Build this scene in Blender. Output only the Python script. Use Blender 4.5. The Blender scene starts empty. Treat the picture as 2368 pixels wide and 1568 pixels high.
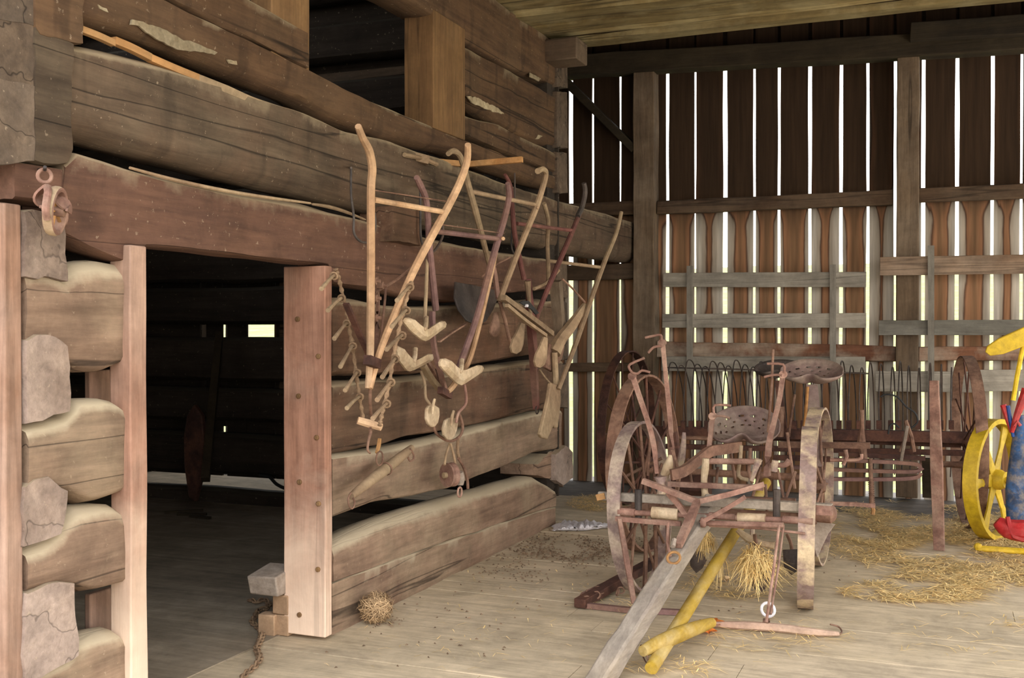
import bpy, bmesh, math, random
from mathutils import Vector, Matrix, noise
random.seed(7)
C = bpy.context.scene.collection
V = Vector
# ------------------------------------------------------------------ camera
F = 2482.0; PITCH = math.atan(20/F); YAW = math.radians(21.9)
EYE = V((2.88, 0, 1.55))
RT = V((math.cos(YAW), math.sin(YAW), 0))
FW0 = V((-math.sin(YAW), math.cos(YAW), 0))
FW = FW0*math.cos(PITCH) - V((0,0,1))*math.sin(PITCH)
UP = FW0*math.sin(PITCH) + V((0,0,1))*math.cos(PITCH)
def ray(px, py): return FW + RT*((px-1184)/F) - UP*((py-784)/F)
def at(px, py, X=None, Y=None, Z=None, D=None):
    r = ray(px, py)
    if X is not None: t = (X-EYE.x)/r.x
    elif Y is not None: t = (Y-EYE.y)/r.y
    elif Z is not None: t = (Z-EYE.z)/r.z
    else: t = D
    return EYE + r*t
def depth(p): return (V(p)-EYE).dot(FW)
def mpx(p): return depth(p)/F            # metres per photo pixel at p
# ------------------------------------------------------------------ materials
def mat(name, base, dark=None, patch=None, axis=None, sc=1.0, rough=.85, metal=0.0, bump=.25, dust=None, dustamt=.8,
        cracks=0.0, fine=22.0, patchsc=1.3, patchmix=.6, island=False, bdist=.012, score=0.0, isl=.4, lowpale=None, h0=1.2):
    m = bpy.data.materials.new(name); m.use_nodes = True
    nt = m.node_tree; N = nt.nodes; L = nt.links; N.clear()
    out = N.new('ShaderNodeOutputMaterial'); b = N.new('ShaderNodeBsdfPrincipled'); L.new(b.outputs[0], out.inputs[0])
    b.inputs['Roughness'].default_value = rough; b.inputs['Metallic'].default_value = metal
    b.inputs['Specular IOR Level'].default_value = .25
    tc = N.new('ShaderNodeTexCoord'); oi = N.new('ShaderNodeObjectInfo')
    off = N.new('ShaderNodeVectorMath'); off.operation = 'MULTIPLY_ADD'
    cm = N.new('ShaderNodeCombineXYZ')
    for i in range(3): L.new(oi.outputs['Random'], cm.inputs[i])
    L.new(cm.outputs[0], off.inputs[0]); off.inputs[1].default_value = (17, 31, 23); L.new(tc.outputs['Object'], off.inputs[2])
    s = [9.0, 9.0, 9.0] if axis else [5.0]*3
    if axis: s['XYZ'.index(axis)] = .75
    mp = N.new('ShaderNodeMapping'); mp.inputs['Scale'].default_value = [k*sc for k in s]; L.new(off.outputs[0], mp.inputs[0])
    def nz(src, scale, detail=6, dist=0.0, rgh=.6):
        n = N.new('ShaderNodeTexNoise'); n.inputs['Scale'].default_value = scale; n.inputs['Detail'].default_value = detail
        n.inputs['Distortion'].default_value = dist; n.inputs['Roughness'].default_value = rgh; L.new(src, n.inputs['Vector']); return n
    def ramp(src, p0, p1, c0, c1):
        r = N.new('ShaderNodeValToRGB'); e = r.color_ramp.elements
        e[0].position = p0; e[1].position = p1; e[0].color = (*c0, 1); e[1].color = (*c1, 1); L.new(src, r.inputs[0]); return r
    def mix(a, bb, fac, mode='MIX'):
        x = N.new('ShaderNodeMix'); x.data_type = 'RGBA'; x.blend_type = mode
        if isinstance(fac, float): x.inputs[0].default_value = fac
        else: L.new(fac, x.inputs[0])
        for k, q in ((6, a), (7, bb)):
            if isinstance(q, tuple): x.inputs[k].default_value = (*q, 1)
            else: L.new(q, x.inputs[k])
        return x.outputs[2]
    dark = dark or tuple(k*.55 for k in base)
    n1 = nz(mp.outputs[0], 1.0, 7, .7)
    col = ramp(n1.outputs[0], .33, .68, dark, base).outputs[0]
    if patch:
        n2 = nz(off.outputs[0], patchsc, 5, .3)
        pr = ramp(n2.outputs[0], .45, .62, (0,0,0), (patchmix,)*3)
        col = mix(col, patch, pr.outputs[0])
    nf = nz(mp.outputs[0], fine/5, 8, .2, .7)
    fr = ramp(nf.outputs[0], .3, .7, (.72,)*3, (1.12,)*3)
    col = mix(col, fr.outputs[0], 1.0, 'MULTIPLY')
    if bump:
        nb = nz(off.outputs[0], 4.0, 9, .3, .72); br = ramp(nb.outputs[0], .32, .66, (.70,)*3, (1.14,)*3); col = mix(col, br.outputs[0], 1.0, 'MULTIPLY')
        nk = nz(off.outputs[0], 38.0, 3, 0, .6); kr = ramp(nk.outputs[0], .66, .72, (0,0,0), (.28,)*3)
        if dust: col = mix(col, (.55,.43,.30), kr.outputs[0])
    vr = N.new('ShaderNodeMapRange'); vr.inputs[3].default_value = .82; vr.inputs[4].default_value = 1.15
    if island:
        g = N.new('ShaderNodeNewGeometry'); L.new(g.outputs['Random Per Island'], vr.inputs[0]); vr.inputs[3].default_value = 1-isl; vr.inputs[4].default_value = 1+isl
    else: L.new(oi.outputs['Random'], vr.inputs[0])
    cv = N.new('ShaderNodeCombineColor')
    for i in range(3): L.new(vr.outputs[0], cv.inputs[i])
    col = mix(col, cv.outputs[0], 1.0, 'MULTIPLY')
    if lowpale:
        sz = N.new('ShaderNodeSeparateXYZ'); L.new(tc.outputs['Object'], sz.inputs[0]); nl = nz(off.outputs[0], 3.5, 6, .4)
        ma = N.new('ShaderNodeMath'); ma.operation = 'MULTIPLY_ADD'; ma.inputs[1].default_value = .9; L.new(nl.outputs[0], ma.inputs[0]); L.new(sz.outputs[2], ma.inputs[2])
        lr = ramp(ma.outputs[0], 0, 1, (1,1,1), (0,0,0)); lr.color_ramp.elements[0].position = .35; 
        md = N.new('ShaderNodeMapRange'); L.new(ma.outputs[0], md.inputs[0]); md.inputs[1].default_value = .45+.0; md.inputs[2].default_value = h0+.45; md.inputs[3].default_value = .92; md.inputs[4].default_value = 0
        col = mix(col, lowpale, md.outputs[0])  # scuffed pale foot, with the brighter light low down painted in too
    hgt = nf.outputs[0]
    if cracks:
        mc = N.new('ShaderNodeMapping'); s2 = [3.0]*3
        if axis: s2['XYZ'.index(axis)] = .10
        mc.inputs['Scale'].default_value = s2; L.new(off.outputs[0], mc.inputs[0])
        nc = nz(mc.outputs[0], 1.0, 4, .0, .5)
        a = N.new('ShaderNodeMath'); a.operation = 'SUBTRACT'; a.inputs[1].default_value = .5; L.new(nc.outputs[0], a.inputs[0])
        a2 = N.new('ShaderNodeMath'); a2.operation = 'ABSOLUTE'; L.new(a.outputs[0], a2.inputs[0])
        cr = ramp(a2.outputs[0], .0015, .007, (1-cracks,)*3, (1,1,1))
        col = mix(col, cr.outputs[0], 1.0, 'MULTIPLY')
        mm = N.new('ShaderNodeMath'); mm.operation = 'MULTIPLY'; L.new(hgt, mm.inputs[0]); L.new(cr.outputs[0], mm.inputs[1]); hgt = mm.outputs[0]
    if score:   # axe scoring across the grain
        ms = N.new('ShaderNodeMapping'); s3 = [1.6]*3; s3['XYZ'.index(axis)] = 9.0
        ms.inputs['Scale'].default_value = s3; L.new(off.outputs[0], ms.inputs[0])
        ns = nz(ms.outputs[0], 1.0, 2, .1, .4)
        sr = ramp(ns.outputs[0], .60, .68, (1,1,1), (1-score,)*3)
        col = mix(col, sr.outputs[0], 1.0, 'MULTIPLY')
    if dust:
        g = N.new('ShaderNodeNewGeometry'); sx = N.new('ShaderNodeSeparateXYZ'); L.new(g.outputs['Normal'], sx.inputs[0])
        nd = nz(off.outputs[0], 14, 5)
        ad = N.new('ShaderNodeMath'); ad.operation = 'MULTIPLY_ADD'; ad.inputs[1].default_value = .5; L.new(nd.outputs[0], ad.inputs[0]); L.new(sx.outputs[2], ad.inputs[2])
        dr = ramp(ad.outputs[0], .45, .85, (0,0,0), (dustamt,)*3)
        col = mix(col, dust, dr.outputs[0])
    L.new(col, b.inputs['Base Color'])
    if bump:
        bm_ = N.new('ShaderNodeBump'); bm_.inputs['Strength'].default_value = bump; bm_.inputs['Distance'].default_value = bdist
        L.new(hgt, bm_.inputs['Height']); L.new(bm_.outputs[0], b.inputs['Normal'])
    return m
DUST = (.34,.265,.17)
M = {}
M['log'] = mat('hewn_log', (0.200,0.123,0.075), (0.089,0.053,0.032), (0.230,0.106,0.060), 'Y', dust=DUST, cracks=.75, bump=.5, patchmix=.45, score=.22)
M['log_grey'] = mat('hewn_log_grey', (0.128,0.093,0.060), (0.058,0.039,0.025), (0.116,0.070,0.043), 'Y', dust=DUST, cracks=.75, bump=.5, score=.25)
M['log_red'] = mat('hewn_log_red', (0.168,0.086,0.053), (0.086,0.044,0.030), (0.144,0.075,0.051), 'Y', dust=DUST, cracks=.6, bump=.45)
M['log_low'] = mat('dusty_log', (.33,.22,.15), (.19,.12,.08), (.38,.29,.19), 'Y', dust=(.50,.42,.29), cracks=.7, bump=.4, patchmix=.5)
M['log_up'] = mat('warm_log', (0.132,0.074,0.037), (0.058,0.031,0.017), (0.105,0.063,0.034), 'Y', dust=DUST, cracks=.75, bump=.5, score=.3)
M['log_x'] = mat('crosswise_log', (.15,.105,.07), (.07,.048,.033), (.14,.11,.085), 'X', dust=(.16,.13,.1), cracks=.7, bump=.4)
M['log_dark'] = mat('shadowed_log', (.05,.038,.028), (.025,.018,.013), None, 'X', dust=(.07,.06,.045), bump=.4)  # crosswise log darkened to put the crib's inner shade into the colour
M['endgrain'] = mat('end_grain', (.36,.27,.21), (.20,.14,.11), (.42,.33,.28), None, sc=1.6, bump=.6, dust=DUST, cracks=.5)
M['wane'] = mat('pale_wane', (.34,.21,.10), (.20,.11,.05), (.42,.35,.22), 'Y', cracks=.6)
M['chalk'] = mat('pale_rot', (.42,.35,.23), (.26,.20,.12), None, None, sc=3)
M['sawn_v'] = mat('sawn_post', (0.302,0.180,0.122), (0.202,0.112,0.072), (0.360,0.259,0.202), 'Z', bump=.3, cracks=.2, patchmix=.5)
M['jamb'] = mat('pink_jamb', (.44,.25,.175), (.31,.165,.11), (.52,.36,.27), 'Z', bump=.25, cracks=.2, lowpale=(.78,.62,.47), h0=.9)
M['reveal'] = mat('pegged_post', (.44,.235,.16), (.31,.155,.10), (.50,.32,.23), 'Z', bump=.25, cracks=.2, lowpale=(.86,.66,.50), h0=.85)
M['jamb_up'] = mat('upper_jamb', (0.225,0.128,0.053), (0.150,0.079,0.034), (0.247,0.150,0.075), 'Z', bump=.3, cracks=.4)
M['lightwood'] = mat('pale_wood', (.62,.40,.23), (.45,.26,.14), (.66,.46,.29), None, sc=.8, bump=.15)
M['orangewood'] = mat('split_shim', (0.495,0.243,0.081), (0.297,0.135,0.045), (0.378,0.243,0.117), 'Y', bump=.4)
M['oldwood'] = mat('old_handle', (.37,.255,.155), (.23,.15,.09), (.44,.33,.2), None, bump=.2)
M['mauve'] = mat('mauve_painted_wood', (.26,.15,.135), (.17,.095,.085), (.36,.2,.12), None, bump=.2)
M['maroon'] = mat('maroon_painted_wood', (.20,.075,.06), (.11,.045,.04), (.2,.12,.08), None, bump=.2)
M['rust'] = mat('rusted_iron', (.27,.15,.10), (.13,.07,.05), (.36,.22,.15), None, sc=2.2, rough=.75, metal=.15, bump=.4, patchsc=6)
M['rustpink'] = mat('dusty_rusted_iron', (.36,.20,.15), (.19,.10,.075), (.46,.31,.23), None, sc=2.2, rough=.8, metal=.1, bump=.3, patchsc=7)
M['rustdark'] = mat('dark_rusted_iron', (.12,.055,.04), (.05,.025,.02), (.18,.08,.05), None, sc=2, rough=.7, metal=.2, bump=.35, patchsc=5)
M['iron'] = mat('dark_iron', (.10,.085,.075), (.05,.042,.04), (.16,.11,.085), None, sc=2, rough=.6, metal=.4, bump=.25)
M['paleiron'] = mat('pale_dusty_iron', (.52,.40,.25), (.38,.26,.16), (.58,.46,.32), None, sc=2, rough=.8, bump=.3, patchsc=8)
M['rim'] = mat('flaking_wheel_rim', (0.380,0.276,0.241), (0.253,0.161,0.138), (0.690,0.540,0.345), None, sc=2, rough=.8, metal=.05, bump=.4, patchsc=7, patchmix=.95)
M['rimgrey'] = mat('greyed_wheel_rim', (.30,.215,.19), (.18,.125,.11), (.50,.40,.30), None, sc=2, rough=.8, bump=.4, patchsc=9, patchmix=.8)
M['pinkwood'] = mat('pinkish_wood', (.58,.38,.28), (.42,.25,.18), (.62,.45,.33), None, bump=.25)
M['seat'] = mat('cast_iron_seat', (.24,.165,.14), (.14,.09,.08), (.30,.235,.18), None, sc=1.5, rough=.65, metal=.2, bump=.2, patchsc=5)
M['polegrey'] = mat('weathered_pole', (.36,.31,.25), (.22,.18,.15), (.44,.35,.25), 'Y', bump=.5)
M['yellow'] = mat('yellow_paint', (.72,.50,.02), (.55,.36,.02), (.66,.46,.08), None, rough=.55, bump=.1, patchmix=.5)
M['yellowworn'] = mat('worn_yellow_paint', (0.510,0.334,0.035), (0.370,0.238,0.044), (0.405,0.317,0.158), 'Y', rough=.7, bump=.2, patchsc=4, patchmix=.7)
M['red'] = mat('red_paint', (.55,.03,.035), (.38,.02,.02), (.5,.10,.09), None, rough=.55, bump=.2, patchsc=8)
M['blue'] = mat('flaking_blue_paint', (.05,.13,.30), (.04,.06,.11), (.22,.19,.17), None, sc=3, rough=.7, bump=.5, patchsc=14, patchmix=.9)
M['brightblue'] = mat('blue_paint', (.04,.12,.45), (.03,.08,.3), None, None, rough=.5)
M['greyboard'] = mat('grey_weathered_board', (0.357,0.326,0.273), (0.231,0.205,0.168), (0.399,0.357,0.294), 'X', bump=.3, cracks=.4)
M['greyboard_dark'] = mat('dark_grey_board', (.19,.18,.155), (.13,.12,.10), None, 'X', bump=.3)
M['brownboard'] = mat('brown_board', (.35,.235,.155), (.22,.14,.09), (.40,.3,.22), 'X', bump=.3, cracks=.4)
M['girt'] = mat('dark_girt', (0.136,0.084,0.048), (0.068,0.040,0.024), (0.168,0.120,0.080), 'X', bump=.4, cracks=.5)
M['slab'] = mat('bark_slab', (.27,.12,.065), (.12,.05,.03), (.46,.36,.27), 'X', bump=.6, patchsc=2.2, patchmix=.9)
M['post'] = mat('hewn_post', (0.203,0.140,0.086), (0.108,0.072,0.045), (0.261,0.198,0.140), 'Z', bump=.5, cracks=.6)
M['postdark'] = mat('dark_plate', (0.048,0.034,0.017), (0.024,0.017,0.010), (0.058,0.043,0.024), 'X', bump=.4)
M['greybatten'] = mat('grey_batten', (.33,.30,.25), (.2,.18,.15), None, 'Z', bump=.3)
M['loft'] = mat('loft_board', (.34,.26,.115), (.17,.12,.05), (.42,.35,.19), 'X', sc=.8, bump=.5, cracks=.6, patchsc=3, island=True, isl=.3)
M['roof'] = mat('roof_board', (.045,.028,.016), (.02,.012,.008), None, 'X')
M['floor'] = mat('floor_board', (0.603,0.489,0.333), (0.520,0.421,0.281), (0.624,0.510,0.364), 'X', sc=.55, bump=.22, patchsc=.8, island=True, fine=30, isl=.05)
M['crib_floor'] = mat('shaded_crib_boards', (.38,.31,.22), (.26,.21,.15), (.42,.35,.26), 'X', sc=.55, bump=.3, patchsc=2)
M['floorgrey'] = mat('grey_floor_board', (.21,.19,.165), (.14,.125,.11), None, 'X', bump=.3, island=True, isl=.1)
M['straw'] = mat('straw', (.92,.70,.33), (.74,.52,.20), None, None, island=True, bump=0, rough=.7)
M['debris'] = mat('debris', (.20,.13,.08), (.12,.08,.05), None, None, island=True, bump=0)
M['hay'] = mat('hay', (.60,.42,.24), (.42,.28,.15), None, None, island=True, bump=0)
M['leaf'] = mat('orange_leaf', (.70,.20,.035), (.5,.13,.02), None, None, bump=0)
M['rag'] = mat('rag', (.86,.82,.84), (.70,.67,.71), None, None, sc=2, bump=.3)
M['stone'] = mat('stone', (.40,.33,.27), (.28,.22,.17), None, None, sc=2, bump=.4)
M['blockwood'] = mat('block_wood', (.50,.33,.20), (.38,.24,.14), None, None, bump=.3)
M['rope'] = mat('rope', (.40,.27,.16), (.24,.15,.09), None, None, sc=5, bump=.6)
M['dirt'] = mat('grass_ground', (.30,.34,.10), (.2,.24,.07), (.42,.38,.16), None, sc=.5)
M['yard'] = mat('yard_ground', (.50,.44,.34), (.42,.36,.28), None, None, sc=.3)
M['black'] = mat('black_rubber', (.03,.03,.032), (.02,.02,.02), None, None, rough=.5)
# back wall siding: weathered grey edges with a brown heart; u across each board, shade per board
def siding():
    m = bpy.data.materials.new('siding'); m.use_nodes = True; nt = m.node_tree; N = nt.nodes; L = nt.links
    b = N['Principled BSDF']; b.inputs['Roughness'].default_value = .9; b.inputs['Specular IOR Level'].default_value = .2
    at_ = N.new('ShaderNodeAttribute'); at_.attribute_name = 'brd'; at_.attribute_type = 'GEOMETRY'
    sp = N.new('ShaderNodeSeparateXYZ'); L.new(at_.outputs['Vector'], sp.inputs[0])   # u, rand, z
    tc = N.new('ShaderNodeTexCoord')
    cb = N.new('ShaderNodeCombineXYZ')
    def math_(op, a, bb=None, c=None):
        x = N.new('ShaderNodeMath'); x.operation = op
        for i, q in enumerate((a, bb, c)):
            if q is None: continue
            if isinstance(q, (int, float)): x.inputs[i].default_value = q
            else: L.new(q, x.inputs[i])
        return x.outputs[0]
    L.new(math_('MULTIPLY', sp.outputs[0], .9), cb.inputs[0]); L.new(math_('MULTIPLY', sp.outputs[1], 40), cb.inputs[1]); L.new(math_('MULTIPLY', sp.outputs[2], .55), cb.inputs[2])
    n = N.new('ShaderNodeTexNoise'); n.inputs['Scale'].default_value = 1.7; n.inputs['Detail'].default_value = 5; n.inputs['Distortion'].default_value = .5; L.new(cb.outputs[0], n.inputs[0])
    # centre distance 0..1
    cd = math_('MULTIPLY', math_('ABSOLUTE', math_('SUBTRACT', sp.outputs[0], .5)), 2)
    cd = math_('ADD', cd, math_('MULTIPLY', math_('SUBTRACT', n.outputs[0], .5), .9))
    cd = math_('ADD', cd, math_('MULTIPLY', math_('SUBTRACT', sp.outputs[1], .5), .95))
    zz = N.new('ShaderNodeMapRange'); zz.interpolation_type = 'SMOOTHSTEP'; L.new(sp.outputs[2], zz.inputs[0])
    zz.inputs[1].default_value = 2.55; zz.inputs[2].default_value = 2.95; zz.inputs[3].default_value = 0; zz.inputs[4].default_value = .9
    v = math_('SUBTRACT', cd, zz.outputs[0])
    def ramp(src, els):
        r = N.new('ShaderNodeValToRGB'); e = r.color_ramp.elements
        while len(e) < len(els): e.new(.5)
        for k, (p, c) in zip(e, els): k.position = p; k.color = (*c, 1)
        L.new(src, r.inputs[0]); return r.outputs[0]
    col = ramp(v, [(0, (.15,.085,.045)), (.38, (.235,.118,.062)), (.50, (.07,.038,.024)), (.60, (.27,.225,.175)), (1, (.37,.335,.285))])
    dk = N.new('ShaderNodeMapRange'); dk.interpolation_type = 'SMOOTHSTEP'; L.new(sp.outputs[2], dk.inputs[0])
    dk.inputs[1].default_value = 2.35; dk.inputs[2].default_value = 3.0; dk.inputs[3].default_value = 1.35; dk.inputs[4].default_value = .27  # darker above the rail: unweathered brown plus loft shade painted into the colour
    mp = N.new('ShaderNodeMapping'); mp.inputs['Scale'].default_value = (22, 22, 1.2); L.new(tc.outputs['Object'], mp.inputs[0])
    g = N.new('ShaderNodeTexNoise'); g.inputs['Scale'].default_value = 1.5; g.inputs['Detail'].default_value = 7; L.new(mp.outputs[0], g.inputs[0])
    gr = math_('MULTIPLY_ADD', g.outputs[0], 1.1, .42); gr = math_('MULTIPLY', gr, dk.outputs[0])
    cc = N.new('ShaderNodeCombineColor'); [L.new(gr, cc.inputs[i]) for i in range(3)]
    mx = N.new('ShaderNodeMix'); mx.data_type = 'RGBA'; mx.blend_type = 'MULTIPLY'; mx.inputs[0].default_value = 1
    L.new(col, mx.inputs[6]); L.new(cc.outputs[0], mx.inputs[7]); L.new(mx.outputs[2], b.inputs['Base Color'])
    bp = N.new('ShaderNodeBump'); bp.inputs['Strength'].default_value = .3; bp.inputs['Distance'].default_value = .01; L.new(g.outputs[0], bp.inputs['Height']); L.new(bp.outputs[0], b.inputs['Normal'])
    return m
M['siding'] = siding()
# ------------------------------------------------------------------ mesh builder
class MB:
    def __init__(s): s.v = []; s.f = []; s.attr = []
    def add(s, vs, fs):
        n = len(s.v); s.v += [V(p) for p in vs]; s.f += [tuple(i+n for i in f) for f in fs]
    def box(s, lo, hi):
        x0,y0,z0 = lo; x1,y1,z1 = hi
        s.add([(x0,y0,z0),(x1,y0,z0),(x1,y1,z0),(x0,y1,z0),(x0,y0,z1),(x1,y0,z1),(x1,y1,z1),(x0,y1,z1)],
              [(0,3,2,1),(4,5,6,7),(0,1,5,4),(1,2,6,5),(2,3,7,6),(3,0,4,7)])
    def rings(s, rs, close=True, cap=True, loop=False):
        n = len(rs[0]); k = len(rs); vs = [p for r in rs for p in r]; fs = []
        for i in range(k if loop else k-1):
            j = (i+1) % k
            for a in range(n if close else n-1):
                b = (a+1) % n; fs.append((i*n+a, i*n+b, j*n+b, j*n+a))
        if cap and not loop and close: fs.append(tuple(range(n))[::-1]); fs.append(tuple((k-1)*n+a for a in range(n)))
        s.add(vs, fs)
    def sweep(s, pts, w, h=None, n=8, up=(0,0,1), loop=False, wob=0.0):
        """w/h: full widths (number or list); n=4 gives a flat-sided bar"""
        pts = [V(p) for p in pts]; k = len(pts); h = w if h is None else h
        W = w if isinstance(w, (list, tuple)) else [w]*k; H = h if isinstance(h, (list, tuple)) else [h]*k
        rs = []; pu = V(up)
        for i in range(k):
            a = pts[i-1] if (i > 0 or loop) else pts[i]; b = pts[(i+1) % k] if (i < k-1 or loop) else pts[i]
            t = (b-a).normalized()
            sd = t.cross(pu)
            if sd.length < .05: sd = t.cross(V((.3,1,.2)))
            sd.normalize(); u = sd.cross(t).normalized()
            if n != 4: pu = u
            ring = []
            for q in range(n):
                an = 2*math.pi*(q+.5)/n; c, sn = math.cos(an), math.sin(an)
                if n == 4: c = math.copysign(1, c); sn = math.copysign(1, sn)
                r = 1 + (wob*noise.noise(pts[i]*9+V((q*3.1,0,0))) if wob else 0)
                ring.append(pts[i] + sd*(c*W[i]/2*r) + u*(sn*H[i]/2*r))
            rs.append(ring)
        s.rings(rs, loop=loop)
    def lathe(s, c, ax, prof, n=24):
        """prof: (dist along axis, radius)"""
        c = V(c); ax = V(ax).normalized(); e1 = ax.orthogonal().normalized(); e2 = ax.cross(e1)
        rs = [[c + ax*d + (e1*math.cos(2*math.pi*q/n) + e2*math.sin(2*math.pi*q/n))*max(r, 1e-4) for q in range(n)] for d, r in prof]
        s.rings(rs)
    def torus(s, c, ax, R, w, h=None, n=32, m=8, a0=0, a1=2*math.pi, e1=None):
        """w: width along the axis, h: radial thickness"""
        c = V(c); ax = V(ax).normalized(); e1 = V(e1).normalized() if e1 else ax.orthogonal().normalized(); e2 = ax.cross(e1)
        full = abs(a1-a0-2*math.pi) < 1e-3; h = h or w; rs = []
        for i in range(n if full else n+1):
            a = a0+(a1-a0)*i/n; d = e1*math.cos(a)+e2*math.sin(a); ring = []
            for q in range(m):
                an = 2*math.pi*(q+.5)/m; cc, sn = math.cos(an), math.sin(an)
                if m == 4: cc = math.copysign(1, cc); sn = math.copysign(1, sn)
                ring.append(c + d*(R + cc*h/2) + ax*(sn*w/2))
            rs.append(ring)
        s.rings(rs, loop=full)
    def plate(s, poly, nrm, th):
        poly = [V(p) for p in poly]; d = V(nrm).normalized()*th/2; k = len(poly)
        s.add([p+d for p in poly]+[p-d for p in poly], [tuple(range(k)), tuple(range(2*k-1, k-1, -1))] + [(i, i+k, (i+1) % k+k, (i+1) % k) for i in range(k)])
    def ball(s, c, r, n=10, sc=(1,1,1)):
        c = V(c); rs = []
        for i in range(n//2+1):
            a = math.pi*i/(n//2); rr = max(math.sin(a), 1e-3)
            rs.append([c + V((math.cos(2*math.pi*q/n)*rr*r*sc[0], math.sin(2*math.pi*q/n)*rr*r*sc[1], -math.cos(a)*r*sc[2])) for q in range(n)])
        s.rings(rs)
    def build(s, name, m, parent=None, bevel=0, smooth=35, jitter=0, fix=True):
        if jitter:
            s.v = [p + V((noise.noise(p*7), noise.noise(p*7+V((9,0,0))), noise.noise(p*7+V((0,9,0)))))*jitter for p in s.v]
        if parent is not None and '_w' in parent: base = V(parent['_w'])
        elif s.v:
            xs = [p.x for p in s.v]; ys = [p.y for p in s.v]; base = V(((min(xs)+max(xs))/2, (min(ys)+max(ys))/2, min(p.z for p in s.v)))
        me = bpy.data.meshes.new(name)
        orig = base if parent is None else None
        if parent is not None:
            xs = [p.x for p in s.v]; ys = [p.y for p in s.v]; orig = V(((min(xs)+max(xs))/2, (min(ys)+max(ys))/2, min(p.z for p in s.v)))
        me.from_pydata([p-orig for p in s.v], [], s.f); me.update()
        if fix:
            bm = bmesh.new(); bm.from_mesh(me); bmesh.ops.recalc_face_normals(bm, faces=bm.faces); bm.to_mesh(me); bm.free()
        me.polygons.foreach_set('use_smooth', [True]*len(me.polygons))
        me.set_sharp_from_angle(angle=math.radians(smooth))
        me.materials.append(M[m] if isinstance(m, str) else m)
        o = bpy.data.objects.new(name, me); C.objects.link(o); o['_w'] = list(orig)
        if parent is not None: o.parent = parent; o.location = orig - V(parent['_w'])
        else: o.location = orig
        if bevel:
            b = o.modifiers.new('bevel', 'BEVEL'); b.width = bevel; b.segments = 2; b.limit_method = 'ANGLE'; b.angle_limit = math.radians(40)
        return o
def tag(o, label=None, cat=None, group=None, kind=None):
    if label: o['label'] = label
    if cat: o['category'] = cat
    if group: o['group'] = group
    if kind: o['kind'] = kind
    return o
def thing(name, loc, label=None, cat=None, group=None, kind=None):
    o = bpy.data.objects.new(name, None); C.objects.link(o); o.location = loc; o['_w'] = list(loc); o.empty_display_size = .1
    return tag(o, label, cat, group, kind)
def smooth_pts(pts, k=6):
    pts = [V(p) for p in pts]; out = []
    for i in range(len(pts)-1):
        p0 = pts[max(i-1,0)]; p1 = pts[i]; p2 = pts[i+1]; p3 = pts[min(i+2, len(pts)-1)]
        for j in range(k):
            t = j/k; out.append(.5*((2*p1)+(p2-p0)*t+(2*p0-5*p1+4*p2-p3)*t*t+(3*p1-p0-3*p2+p3)*t**3))
    return out+[pts[-1]]
def lerp_list(vals, n):
    out = []
    for i in range(n):
        t = i/(n-1)*(len(vals)-1); a = min(int(t), len(vals)-2); out.append(vals[a]+(vals[a+1]-vals[a])*(t-a))
    return out
def interp(pl, x):
    if x <= pl[0][0]: 
        a, b = pl[0], pl[1]
    elif x >= pl[-1][0]: a, b = pl[-2], pl[-1]
    else:
        for a, b in zip(pl, pl[1:]):
            if x <= b[0]: break
    return a[1]+(b[1]-a[1])*(x-a[0])/max(b[0]-a[0], 1e-6)
# poly through photo points (px, py, plane value) -> world; key picks the plane family
def PP(pts, key, val=None):
    return [at(p[0], p[1], **{key: (p[2] if len(p) > 2 else val)}) for p in pts]
def rod(parent, name, pts, key, val, wpx, m, n=8, hpx=None, up=(0,0,1), k=0, bevel=0, kind=None):
    P_ = PP(pts, key, val)
    if k: P_ = smooth_pts(P_, k)
    s = sum(mpx(p) for p in P_)/len(P_)
    w = lerp_list([q*s for q in wpx], len(P_)) if isinstance(wpx, (list, tuple)) else wpx*s
    h = None if hpx is None else (lerp_list([q*s for q in hpx], len(P_)) if isinstance(hpx, (list, tuple)) else hpx*s)
    mb = MB(); mb.sweep(P_, w, h, n, up); return mb.build(name, m, parent, bevel=bevel)
# ================================================================== THE SETTING
YB = 10.55      # back wall plane
# --- floor: planks across the bay
mb = MB(); y = -1.0
while y < 9.55:
    w = random.choice((.22,.26,.30,.24)); x = -5.0
    cuts = [-5.2, random.uniform(-3,-1), random.uniform(.3,2.2), random.uniform(3,4.5), 6.5]
    for a, b in zip(cuts, cuts[1:]): mb.box((a+.0015, y+.002, -.05), (b-.0015, min(y+w, 9.55)-.002, random.uniform(-.004,.0)))
    y += w
fl = mb.build('floor', 'floor', bevel=0); tag(fl, 'pale dusty barn floor of wide planks', 'floor', kind='structure')
mb = MB(); mb.box((-5.0,2.96,-.003),(-.24,7.94,.0045)); tag(mb.build('floor_crib','crib_floor'), 'floor inside the log crib with its shade put in the colour', 'floor', kind='structure')  # sheet over the planks, darkened to paint in the crib's shade
mb = MB(); y = 9.56
while y < 10.7: mb.box((-5.2, y, -.05), (6.5, y+.22, -.004)); y += .225
tag(mb.build('floor_rear', 'floorgrey'), 'grey plank floor strip along the slatted rear wall', 'floor', kind='structure')
mb = MB(); mb.box((-5.2, -1.0, -.35), (6.5, 10.7, -.056)); tag(mb.build('trim_1', 'girt'), 'timber framing beneath the barn floor', 'floor framing', kind='structure')
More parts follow.
